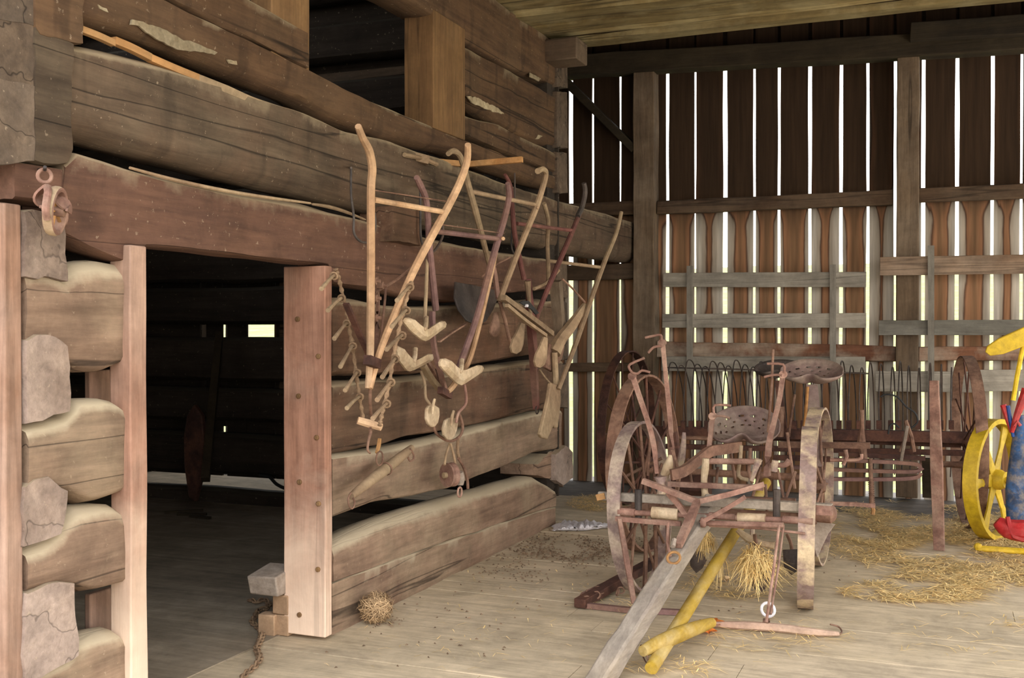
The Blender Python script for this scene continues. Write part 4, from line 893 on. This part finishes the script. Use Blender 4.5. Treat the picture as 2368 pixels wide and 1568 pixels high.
yrod(t, 'lift_rod', [(1556,1040),(1570,1100),(1560,1180)], 6.2, 8, 'rust', n=4)
# seat and spring
seat(t, at(1722,1010,Y=6.48), .425, math.radians(33))
yrod(t, 'seat_spring', [(1552,1098,6.0),(1580,1090,6.05),(1612,1066,6.15),(1640,1045,6.25),(1670,1039,6.3),(1712,1033,6.42)], 6.2, 12, 'rust', n=4, hpx=24, k=3)
yrod(t, 'seat_bracket', [(1714,1030),(1712,1060),(1708,1100),(1730,1110)], 6.35, 9, 'paleiron', n=8, k=3)
yrod(t, 'seat_bracket', [(1735,1036),(1734,1060),(1732,1090),(1740,1118)], 6.3, 8, 'rust', n=8, k=3)
# castings
yrod(t, 'casting', [(1550,1052,6.1),(1545,1080,6.1),(1535,1100,6.1)], 6.1, [8,26,18], 'paleiron', n=10, k=3)
yrod(t, 'casting', [(1528,1102),(1530,1125),(1528,1150)], 6.02, [34,18,22], 'rim', n=10, k=3)
yrod(t, 'casting', [(1632,1060),(1631,1082),(1628,1110),(1630,1140),(1634,1152)], 6.02, [16,18,15,16,30], 'paleiron', n=10, k=3)
yrod(t, 'casting', [(1582,1000),(1580,1030),(1576,1060),(1570,1085)], 6.35, [8,14,18,14], 'rim', n=8, k=3)
yrod(t, 'crank', [(1782,1078),(1800,1076),(1815,1075),(1826,1066)], 6.1, [16,12,13,17], 'rustpink', n=10, k=4)
yrod(t, 'crank', [(1793,1065),(1790,1090)], 6.08, 16, 'rim', n=8)
yrod(t, 'crank', [(1755,1062),(1745,1090),(1738,1112)], 6.15, [18,12,10], 'rim', n=8)
for a_, b_, Y_ in (((1505,1000),(1498,1100),6.2),((1520,1020),(1512,1110),6.2),((1500,1110),(1530,1170),6.1),((1798,1085),(1812,1150),6.1),((1840,1090),(1818,1150),6.1),((1590,1060),(1600,1120),6.3),((1690,1050),(1700,1110),6.5),((1450,1100),(1530,1060),6.4),((1760,1080),(1740,1150),6.2),((1660,1080),(1655,1130),6.4),((1770,1120),(1775,1200),6.3),((1820,1000),(1838,1130),6.35)):
    yrod(t, 'strut', [a_, b_], Y_, 7, 'rust', n=6)
# hanging straps, stirrup rods
yrod(t, 'hanging_strap', [(1432,1200,5.62),(1448,1290,5.56),(1466,1396,5.48)], 5.6, [10,13,11], 'rustpink', n=4, hpx=5)
yrod(t, 'hanging_strap', [(1436,1200,5.66),(1452,1290,5.60),(1468,1390,5.54)], 5.6, [6,6,6], 'rust', n=4, hpx=5)
yrod(t, 'hanging_rod', [(1802,1215,5.62),(1790,1310,5.45),(1772,1440,5.24)], 5.6, 7, 'rustpink', n=6)
yrod(t, 'hanging_rod', [(1812,1215,5.66),(1800,1310,5.5),(1782,1420,5.32)], 5.6, 6, 'rustpink', n=6)
for px, y0, y1 in ((1492,1215,1362),(1515,1215,1340),(1543,1212,1280)): yrod(t, 'shovel_shank', [(px,y0),(px+2,(y0+y1)/2),(px,y1)], 6.1, 9, 'rust', n=6)
# shovel gangs
for px, py, Y_, s in ((1612,1300,6.25,1),(1757,1345,6.0,1.1),(1832,1300,6.6,1.2)):
    c = at(px, py, Y=Y_); k = mpx(c)*s; P_ = [c+V((x*k, 0, z*k)) for x, z in ((-18,22),(16,26),(22,6),(12,-14),(-2,-26),(-16,-10))]
    mb = MB(); m2 = c+V((0,-.03,0)); n = 6; mb.add(P_+[m2]+[p+V((0,.01,0)) for p in P_], [(i,(i+1)%n,6) for i in range(n)]+[tuple(range(12,6,-1))]); mb.build('shovel', 'iron', t, smooth=60)
    P2 = [c+V((0,.02,.02)), c+V((-.01,.03,.10)), at(px-12, 1235, Y=Y_+.05)]
    mb = MB(); mb.sweep(smooth_pts(P2, 4), .02, .03, 8); mb.build('shovel_shank', 'rust', t)
yrod(t, 'gang_casting', [(1705,1225),(1730,1245),(1765,1258),(1790,1262)], 6.1, [12,20,16,18], 'paleiron', n=8, k=3)
yrod(t, 'gang_beam', [(1740,1220,6.2),(1738,1290,6.1)], 6.1, 12, 'rim', n=8)
poly_px(t, 'side_shovel', [(1884,1205),(1932,1212),(1915,1235),(1902,1262),(1890,1290),(1882,1260)], 'Y', 6.35, 'stone', .012, bevel=.002)
mb = MB()
for cx, cy, n_ in ((1735,1278,80),(1752,1290,80),(1765,1300,60),(1722,1300,60),(1745,1325,60)): straws(mb, at(cx,cy,Y=6.0+random.uniform(-.05,.05)), n_, random.uniform(.10,.24), random.uniform(.12,.22), fall=.75)
tuft(mb, at(1748,1300,Y=6.0), 260, (.07,.05,.09), .12, droop=.5)
mb; straws(mb, at(1632,1240,Y=6.2), 170, .08, .12); straws(mb, at(1668,1290,Y=6.1), 60, .09, .16)
tuft(mb, at(1632,1255,Y=6.2), 120, (.035,.035,.05), .06)
o = mb.build('straw_tuft', 'straw', t, fix=False); o['kind'] = 'stuff'
# ---------------------------------------------------------------- pieces lying on the floor in front
t = thing('drag_frame', at(1440,1400,Z=0), 'low rusty angle-iron frame lying on the floor left of the pole', 'iron frame')
P_ = [at(1336,1398,Z=.014), at(1450,1410,Z=.014), at(1575,1416,Z=.014)]; mb = MB(); mb.sweep(P_, .035, .028, 4); mb.build('front_rail', 'mauve', t)
P_ = [at(1340,1396,Z=.03), at(1420,1350,Z=.05), at(1530,1290,Z=.09)]; mb = MB(); mb.sweep(P_, .07, .05, 4); mb.build('side_rail', 'rustdark', t, bevel=.004)
P_ = [at(1340,1392,Z=.012), at(1350,1376,Z=.012), at(1400,1352,Z=.012)]; mb = MB(); mb.sweep(P_, .03, .025, 4); mb.build('side_rail', 'mauve', t)
mb = MB()
for k in range(16):
    c = at(1372+random.uniform(-1,1)*34+k*2.5, 1378-k*1.2+random.uniform(-8,8), Z=.03+random.random()*.02); mb.torus(c, (random.gauss(0,1),random.gauss(0,1),random.gauss(0,1)), .02, .010, .010, 10, 6)
tag(mb.build('rusty_chain','rust'), 'small heap of rusty chain links on the iron frame', 'chain')
t = thing('yellow_crossbar', at(1565,1475,Z=0), 'short worn yellow round bar with an iron ring lying across the yellow pole', 'bar')
a = at(1486,1506,Z=.10); b = at(1568,1468,Z=.115); c = at(1646,1440,Z=.09)
pts = smooth_pts([a,b,c], 6); mb = MB(); mb.sweep(pts, lerp_list([.05,.072,.076,.066,.05], len(pts)), n=14); mb.build('bar', 'yellowworn', t)
mb = MB(); cc = at(1490,1513,Z=.075); mb.torus(cc, (.75,.5,.25), .042, .007, .007, 24, 6); mb.build('end_ring', 'rust', t)
t = thing('floor_singletree', at(1800,1455,Z=0), 'pinkish wooden singletree lying flat in front of the right wheel', 'singletree')
P_ = smooth_pts([at(1645,1444,Z=.02), at(1720,1447,Z=.024), at(1800,1452,Z=.024), at(1880,1462,Z=.022), at(1940,1466,Z=.018)], 5); mb = MB(); mb.sweep(P_, lerp_list([.03,.055,.06,.05,.028], len(P_)), lerp_list([.025,.045,.045,.04,.02], len(P_)), 8); mb.build('bar', 'pinkwood', t)
P_ = smooth_pts([at(1920,1444,Z=.03), at(1940,1450,Z=.015), at(1946,1464,Z=.01), at(1925,1470,Z=.01)], 4); mb = MB(); mb.sweep(P_, .009, n=6); mb.build('end_hook', 'rust', t)
mb = MB(); mb.torus(at(1772,1445,Z=.03), (1,0,0), .028, .03, .008, 16, 4); mb.build('centre_band', 'rust', t)
mb = MB(); mb.torus(at(1776,1410,Z=.062), (.2,1,0), .036, .014, .016, 24, 8); tag(mb.build('iron_ring','rag'), 'pale round ring at the foot of the hanging rods', 'ring')
# maple leaf and others
def leaf(c, r, rot, m='leaf', lab='', name='fallen_leaf'):
    out = []; 
    for i in range(36):
        a = 2*math.pi*i/36; k = .55+.45*abs(math.cos(2.5*a))**.7*(1 if math.cos(a) > -.8 else .5); k *= 1+.08*math.sin(9*a)
        out.append(V(c)+V((math.cos(a+rot)*r*k, math.sin(a+rot)*r*k, .008+.02*abs(math.sin(a*1.5+rot)))))
    mb = MB(); cc = V(c)+V((0,0,.012)); mb.add(out+[cc], [(i,(i+1)%36,36) for i in range(36)])
    return tag(mb.build(name, m, fix=False), lab, 'leaf')
leaf(at(1645,1448,Z=.004), .075, .4, lab='bright orange maple leaf at the end of the yellow crossbar')
leaf(at(1640,1466,Z=.002), .045, 2.0, lab='smaller orange leaf under the end of the yellow crossbar')
leaf(at(1545,1364,Z=.002), .03, 1.0, 'hay', lab='tan curled leaf on the boards between the grey pole and yellow pole')
leaf(at(1678,1345,Z=.002), .05, 2.6, 'hay', lab='tan leaf in the straw right of the yellow pole')
# ---------------------------------------------------------------- mower behind, yellow pole and second seat
t = thing('horse_drawn_mower', (1.9,7.4,0), 'rusty mower with yellow pole and raised seat behind the cultivator', 'mower')
a = at(1506,1546,Z=.045); b = at(1700,1232,Y=6.3); d = (b-a); pts = [a+d*i/8*1.55 for i in range(9)]
mb = MB(); mb.sweep(pts, [.060]+[.066]*8, [.058]+[.066]*8, 14, wob=.05); mb.build('pole', 'yellowworn', t)
rL = .62; xL = at(1492,1100,Y=7.35).x; xR = at(1884,1100,Y=7.35).x+.02
wheel(t, 'wheel', (xL,7.35,rL), (1,-.10,.03), rL, .09, .016, 12, 'rust', 'rustdark')
wheel(t, 'wheel', (xR,7.35,.52), (1,-.02,0), .52, .09, .016, 12, 'rim', 'rust')
mb = MB(); mb.sweep([(xL,7.35,rL-.05),(xR,7.35,rL-.05)], .05, n=10); mb.build('axle', 'rust', t)
seat(t, at(1877,882,Y=7.62), .42, math.radians(17))
yrod(t, 'seat_spring', [(1877,890,7.6),(1880,940,7.55),(1884,1010,7.45),(1886,1080,7.35)], 7.5, [26,30,30,28], 'seat', n=4, hpx=6, k=3)
yrod(t, 'seat_brace', [(1868,895,7.56),(1864,950,7.5),(1856,1010,7.4)], 7.5, 7, 'orangewood', n=6)
yrod(t, 'frame_bar', [(1800,1028),(2012,1030)], 7.8, 14, 'rust', n=4)
yrod(t, 'frame_bar', [(1790,1058),(1920,1062)], 7.7, 12, 'rustdark', n=4)
yrod(t, 'frame_bar', [(1920,1064),(1985,1063),(1992,1050)], 7.5, 8, 'rustpink', n=6, k=3)
yrod(t, 'crank_arm', [(1955,1040),(1958,1055),(1950,1075)], 7.5, 10, 'rustpink', n=8)
yrod(t, 'draft_bar', [(1920,1164),(1980,1166),(2024,1170)], 6.9, 9, 'rustpink', n=4)
yrod(t, 'draft_hook', [(2016,1168),(2020,1180),(2018,1190)], 6.9, 9, 'orangewood', n=6)
yrod(t, 'gearbox', [(1545,1120),(1640,1120)], 7.4, [60,70], 'rustdark', n=10)
yrod(t, 'lift_lever', [(1560,1000,7.4),(1572,1080,7.4),(1578,1130,7.4)], 7.4, 14, 'rustdark', n=6)
# ---------------------------------------------------------------- dump rake
YR = 9.28
t = thing('dump_rake', (1.7,YR,0), 'wide rusty dump rake with a row of curved wire tines and tall wheels', 'hay rake')
xA = at(1452,1000,Y=YR).x; xB = at(2238,1000,Y=YR).x
wheel(t, 'wheel', (xA,YR,.685), (1,-.06,0), .685, .075, .012, 14, 'rustdark', 'rustdark', sp=.014)
wheel(t, 'wheel', (xB,YR-.1,.675), (1,.13,.02), .675, .085, .012, 14, 'rust', 'rustdark', sp=.014)
mb = MB(); mb.sweep([(xA+.05,YR,.66),(xB-.05,YR,.66)], .06, .09, 4); mb.build('axle_beam', 'rustdark', t)
yrod(t, 'tooth_bar', [(1545,998),(1900,1004),(2250,1012)], YR-.1, 24, 'rustdark', n=4)
yrod(t, 'frame_bar', [(1540,1032),(1900,1040),(2230,1048)], YR-.3, 12, 'rustdark', n=4)
yrod(t, 'stripper_rod', [(1540,850),(1700,854),(2010,864)], YR+.12, 3.5, 'iron', n=6)
tines = [1548,1568,1588,1606,1624,1642,1660,1678,1697,1717,1736,1755,1775,1795,1815,1842,1862,1884,1904,1924,1944,1966,1990,2010,2035,2062,2080,2100,2124,2150,2176,2200]
for i, px in enumerate(tines):
    hi = (0,7,-6,4,9,-3)[i % 6]; x = at(px, 850, Y=YR).x
    z0 = at(px, 985, Y=YR-.05).z; zt = at(px, 838+hi+(px-1545)*.008, Y=YR+.1).z
    pts = smooth_pts([V((x,YR-.12,z0)), V((x-.004,YR-.10,z0+.2)), V((x,YR-.02,zt-.05)), V((x+.003,YR+.12,zt)), V((x+.006,YR+.30,zt-.07)), V((x+.008,YR+.5,zt-.30)), V((x+.008,YR+.62,zt-.62)), V((x,YR+.60,zt-.95))], 4)
    mb = MB(); mb.sweep(pts, .011, n=6); mb.build('tine', 'iron', t)
    mb = MB(); mb.box((x-.02,YR-.15,z0-.02),(x+.02,YR-.10,z0+.05)); mb.build('tine_clip', 'rustdark', t)
seat(t, at(1803,872,Y=8.95), .40, math.radians(12), 'iron', False)
yrod(t, 'seat_spring', [(1800,880),(1806,940),(1815,1005)], 9.0, 14, 'rustdark', n=4)
yrod(t, 'spool_post', [(1803,940),(1803,1010)], 8.9, [22,18], 'rust', n=10)
yrod(t, 'lever', [(1838,912),(1830,960),(1824,1010)], 8.9, 6, 'rust', n=6)
yrod(t, 'shaft', [(1560,1012),(1700,1016),(1780,1018)], 8.95, 10, 'rust', n=6)
# ---------------------------------------------------------------- sickle frame between
t = thing('implement_frame', at(2030,1180,Y=8.6), 'low rusty implement frame of curved flat straps with a threaded screw', 'iron frame')
yrod(t, 'strap', [(1830,1080),(1940,1086),(2060,1090),(2118,1090),(2128,1082),(2110,1072),(2000,1066),(1900,1062)], 8.5, 15, 'mauve', n=4, hpx=8, k=4)
yrod(t, 'strap', [(1830,1106),(1940,1108),(2060,1108),(2118,1104),(2130,1094)], 8.45, 15, 'mauve', n=4, hpx=8, k=4)
yrod(t, 'strap', [(1940,1050),(2060,1056),(2140,1060)], 8.6, 10, 'rustdark', n=4)
yrod(t, 'screw', [(2012,1060),(2014,1110),(2016,1170)], 8.35, 10, 'rust', n=8)
for i in range(14):
    c = at(2014+i*.2, 1108+i*4.2, Y=8.35); mb2 = MB() if i == 0 else mb2; mb2.torus(c, (0,0,1), .018, .006, .008, 12, 4)
mb2.build('screw_thread', 'rust', t)
yrod(t, 'stand_post', [(1992,948),(1994,985),(1992,1020),(2000,1070)], 8.55, [12,9,20,16], 'rust', n=8, k=2)
yrod(t, 'bracket_arm', [(2094,972),(2100,1000),(2082,1045)], 8.55, 9, 'rust', n=6)
yrod(t, 'bracket_arm', [(2094,972),(2108,1010),(2114,1045)], 8.55, 9, 'rust', n=6)
yrod(t, 'bracket_arm', [(2098,985),(2090,1030),(2082,1075)], 8.5, 8, 'stone', n=6)
yrod(t, 'hose_loop', [(2036,918),(2050,912),(2075,918),(2095,940),(2116,955),(2122,975),(2110,988),(2098,990)], 8.6, 4, 'black', n=6, k=4)
yrod(t, 'hose_loop', [(2054,1004),(2058,985),(2068,980),(2080,990)], 8.6, 4, 'black', n=6, k=4)
yrod(t, 'frame_leg', [(1905,1010),(1906,1100),(1904,1165)], 8.3, 14, 'rust', n=4)
yrod(t, 'frame_leg', [(2146,1060),(2148,1150)], 8.9, 22, 'postdark', n=4)
yrod(t, 'cross_shaft', [(2128,1072),(2200,1074),(2245,1076)], 8.9, [16,14,20], 'rust', n=10)
# ---------------------------------------------------------------- upright bars
b = at(2170,1273,Z=0.0); Yp = b.y
t = rod(None, 'standing_iron_bar', [(2160,880),(2166,1080),(2172,1273)], 'Y', Yp, [20,28,24], 'rustpink', n=4, hpx=8, bevel=.003)
tag(t, 'tall flat rusty bar standing upright on the straw right of the frame', 'iron bar')
# ---------------------------------------------------------------- yellow wheeled machine at the right edge
t = thing('painted_mower', at(2320,1250,Z=0), 'yellow, red and blue painted mower cut off by the right edge', 'mower')
c = at(2300,1112,D=8.0); c.z = .44
wheel(t, 'wheel', c, (math.cos(math.radians(-24)), math.sin(math.radians(-24)), .02), .45, .10, .035, 6, 'yellow', 'yellow', hub=(.16,.075), flat=True)
yrod(t, 'gear_housing', [(2360,960,8.3),(2358,1030,8.3),(2350,1130,8.3),(2350,1210,8.3)], 8.3, [20,36,46,40], 'blue', n=14, k=4)
wheel(t, 'wheel', at(2300,1112,D=8.0)+V((1.05,-.40,0))+V((0,0,.44-at(2300,1112,D=8.0).z)), (math.cos(math.radians(-24)), math.sin(math.radians(-24)), 0), .45, .10, .035, 6, 'yellow', 'yellow', hub=(.16,.075), flat=True)
mb = MB(); q_ = V((c.x, c.y, .44)); mb.sweep([q_, q_+V((1.05,-.40,0))], .05, n=10); mb.build('axle', 'yellow', t)
yrod(t, 'gear_housing', [(2350,1100,8.35),(2460,1110,8.35)], 8.3, [60,60], 'blue', n=14)
yrod(t, 'red_shoe', [(2305,1205),(2330,1222),(2368,1228),(2430,1226)], 8.0, [24,46,52,44], 'red', n=10, k=3)
yrod(t, 'red_shoe', [(2330,1195),(2345,1240),(2400,1252)], 7.95, [10,14,12], 'red', n=6, k=3)
yrod(t, 'lever', [(2320,936),(2330,965),(2340,1000)], 8.3, [14,14,10], 'red', n=6)
yrod(t, 'lever', [(2331,938),(2336,970),(2344,1010)], 8.28, 9, 'brightblue', n=6)
yrod(t, 'lever', [(2340,1000),(2352,960),(2375,900)], 8.25, [9,16,24], 'red', n=8, k=3)
yrod(t, 'linkage', [(2346,985),(2352,975),(2360,985)], 8.2, 8, 'red', n=6)
yrod(t, 'lift_rod', [(2343,926),(2352,870),(2368,790),(2382,740)], 8.2, 11, 'yellow', n=8)
P_ = [at(a_,b_,Y=8.1) for a_,b_ in ((2278,813),(2283,800),(2310,782),(2368,756),(2440,726),(2440,760),(2368,800),(2320,818),(2290,822))]
mb = MB(); mb.plate(P_, (.1,1,.3), .03); mb.build('yellow_board', 'yellow', t, bevel=.006)
a = at(2262,1268,Z=.03); b = at(2440,1280,Z=.03); mb = MB(); mb.sweep([a, a.lerp(b,.5), b], .05, .045, 8); mb.ball(a+V((0,0,.01)), .03, 8)
tag(mb.build('yellow_pole','yellow'), 'bright yellow pole lying in the straw at the right edge', 'pole')
# ---------------------------------------------------------------- gates leaning on the rear wall
def gate(label, boards, battens, Y, nm='hurdle_gate'):
    a = at(boards[0][0], boards[-1][3], Y=Y); t = thing(nm, (a.x, Y, .5), label, 'gate')
    for x0, y0, x1, y1, sl, m in boards:
        p = at(x0, (y0+y1)/2, Y=Y); q = at(x1, (y0+y1)/2+sl, Y=Y); k = 12; pts = [p+(q-p)*i/k for i in range(k+1)]
        mb = MB(); mb.sweep(pts, .025, [(y1-y0)*mpx(p)*(1+.05*noise.noise(r*3)) for r in pts], 4); mb.build('rail', m, t, bevel=.003)
    for x, y0, y1, w in battens: rod(t, 'batten', [(x,y0),(x,y1)], 'Y', Y-.03, w, 'greybatten', n=4, up=(0,1,0), hpx=8)
    return t
gate('grey four-rail hurdle gate between the two posts of the rear wall', [(1534,631,2003,664,-1,'greyboard'),(1532,726,2003,758,-1,'greyboard'),(1530,824,2001,858,2,'greyboard')], [(1595,615,1010,13),(1926,612,1010,13)], 10.33)
gate('brown and grey hurdle gate right of the middle post', [(2035,595,2800,637,-12,'brownboard'),(2032,741,2800,775,-2,'greyboard_dark'),(2024,858,2255,905,2,'greyboard'),(2262,855,2800,905,-2,'greyboard')], [(2153,568,1010,14)], 10.22)
# ================================================================== STRAW, DEBRIS
def scatter(name, m, regs, label, cat, blade=True):
    mb = MB()
    for cx, cy, rx, ry, n, L, w in regs:
        for _ in range(n):
            a = random.uniform(0,6.283); r = math.sqrt(random.random()); px = cx+math.cos(a)*rx*r; py = cy+math.sin(a)*ry*r
            if noise.noise(V((px*.012, py*.035, 1.7))) < random.uniform(-.40,.12): continue
            p = at(px, py, Z=0)
            if p.x < .04 and p.y < 8.2: continue
            if p.y > 10.45 or p.y < -1: continue
            p.z = .003+random.random()*.012; an = random.gauss(.1,.7) if random.random() < .6 else random.uniform(0,3.14); l = L*random.uniform(.3,1.3)
            d = V((math.cos(an), math.sin(an), 0)); s = V((-d.y, d.x, 0))*w*random.uniform(.5,1.2)
            if blade:
                q = p+d*l*.5+s*random.uniform(-3,3)+V((0,0,random.random()*.012)); e = p+d*l+V((0,0,-p.z+.003))
                mb.add([p-s,p+s,q+s,q-s,e], [(0,1,2,3),(3,2,4)])
            else:
                h = V((0,0,w*1.5)); mb.add([p-d*w*2,p+s,p+d*w*2,p-s,p+h], [(0,1,4),(1,2,4),(2,3,4),(3,0,4)])
    return tag(mb.build(name, m, fix=False), label, cat, kind='stuff')
scatter('straw', 'straw', [(2180,1225,250,55,9500,.17,.0032),(2060,1200,150,40,2500,.15,.003),(2240,1300,250,65,5200,.17,.0032),(2120,1370,190,26,1500,.16,.003),(1970,1240,70,60,1300,.14,.0025),(1700,1340,150,50,900,.15,.0022),
    (1720,1290,120,60,250,.13,.0022),(1380,1165,70,18,1300,.12,.0025),(1420,1385,90,30,90,.12,.002),(1780,1480,200,30,160,.14,.002),(1500,1450,500,100,130,.10,.002),(1250,1300,250,70,90,.07,.002),
    (900,1500,400,60,60,.07,.0018),(1550,1545,120,20,120,.12,.002),(2250,1480,200,60,130,.12,.002),(1100,1450,300,80,50,.07,.0018),(2330,1440,60,15,60,.12,.002)], 'golden straw scattered over the barn floor', 'straw')
scatter('floor_debris', 'debris', [(1320,1262,150,38,900,.02,.006),(1250,1310,160,40,300,.02,.005),(1450,1270,90,40,200,.02,.005),(1500,1320,500,120,140,.02,.005),(900,1480,300,80,60,.02,.005),(1000,1400,260,60,70,.02,.005),(500,1280,150,90,90,.03,.008),(870,1440,60,14,60,.02,.004)],
    'dark crumbs and leaf litter on the floor by the crib', 'litter', blade=False)
# ================================================================== LIGHT, CAMERA
W_ = bpy.data.worlds.new('World'); bpy.context.scene.world = W_; W_.use_nodes = True
bg = W_.node_tree.nodes['Background']; nt = W_.node_tree
tcw = nt.nodes.new('ShaderNodeTexCoord'); sw = nt.nodes.new('ShaderNodeSeparateXYZ'); nt.links.new(tcw.outputs['Generated'], sw.inputs[0])
rw = nt.nodes.new('ShaderNodeValToRGB'); e = rw.color_ramp.elements; e[0].position = .0; e[0].color = (1,.93,.83,1); e[1].position = .6; e[1].color = (.90,.93,1,1)
nt.links.new(sw.outputs[2], rw.inputs[0]); nt.links.new(rw.outputs[0], bg.inputs[0]); bg.inputs[1].default_value = 4.2
def area(name, loc, tgt, size, sy, power, col):
    l = bpy.data.lights.new(name, 'AREA'); l.shape = 'RECTANGLE'; l.size = size; l.size_y = sy; l.energy = power; l.color = col
    o = bpy.data.objects.new(name, l); C.objects.link(o); o.location = loc; o.rotation_euler = (V(tgt)-V(loc)).to_track_quat('-Z', 'Y').to_euler(); return o
#area('yard_light', (5.5,-3.5,2.0), (1.2,6.5,.8), 5, 3, 160, (1,.93,.84))
cam = bpy.data.cameras.new('Camera'); co = bpy.data.objects.new('Camera', cam); C.objects.link(co)
cam.sensor_width = 36; cam.lens = F/2368*36; cam.clip_start = .02; cam.clip_end = 300
co.location = EYE; co.rotation_euler = (math.pi/2-PITCH, 0, YAW); bpy.context.scene.camera = co
sc = bpy.context.scene; sc.view_settings.view_transform = 'Standard'; sc.view_settings.look = 'None'; sc.view_settings.exposure = .28; sc.view_settings.gamma = 1
sc.cycles.max_bounces = 6; sc.cycles.diffuse_bounces = 4; sc.cycles.use_adaptive_sampling = True; sc.cycles.adaptive_threshold = .03; sc.cycles.sample_clamp_indirect = 6
for o in bpy.data.objects:
    if '_w' in o: del o['_w']
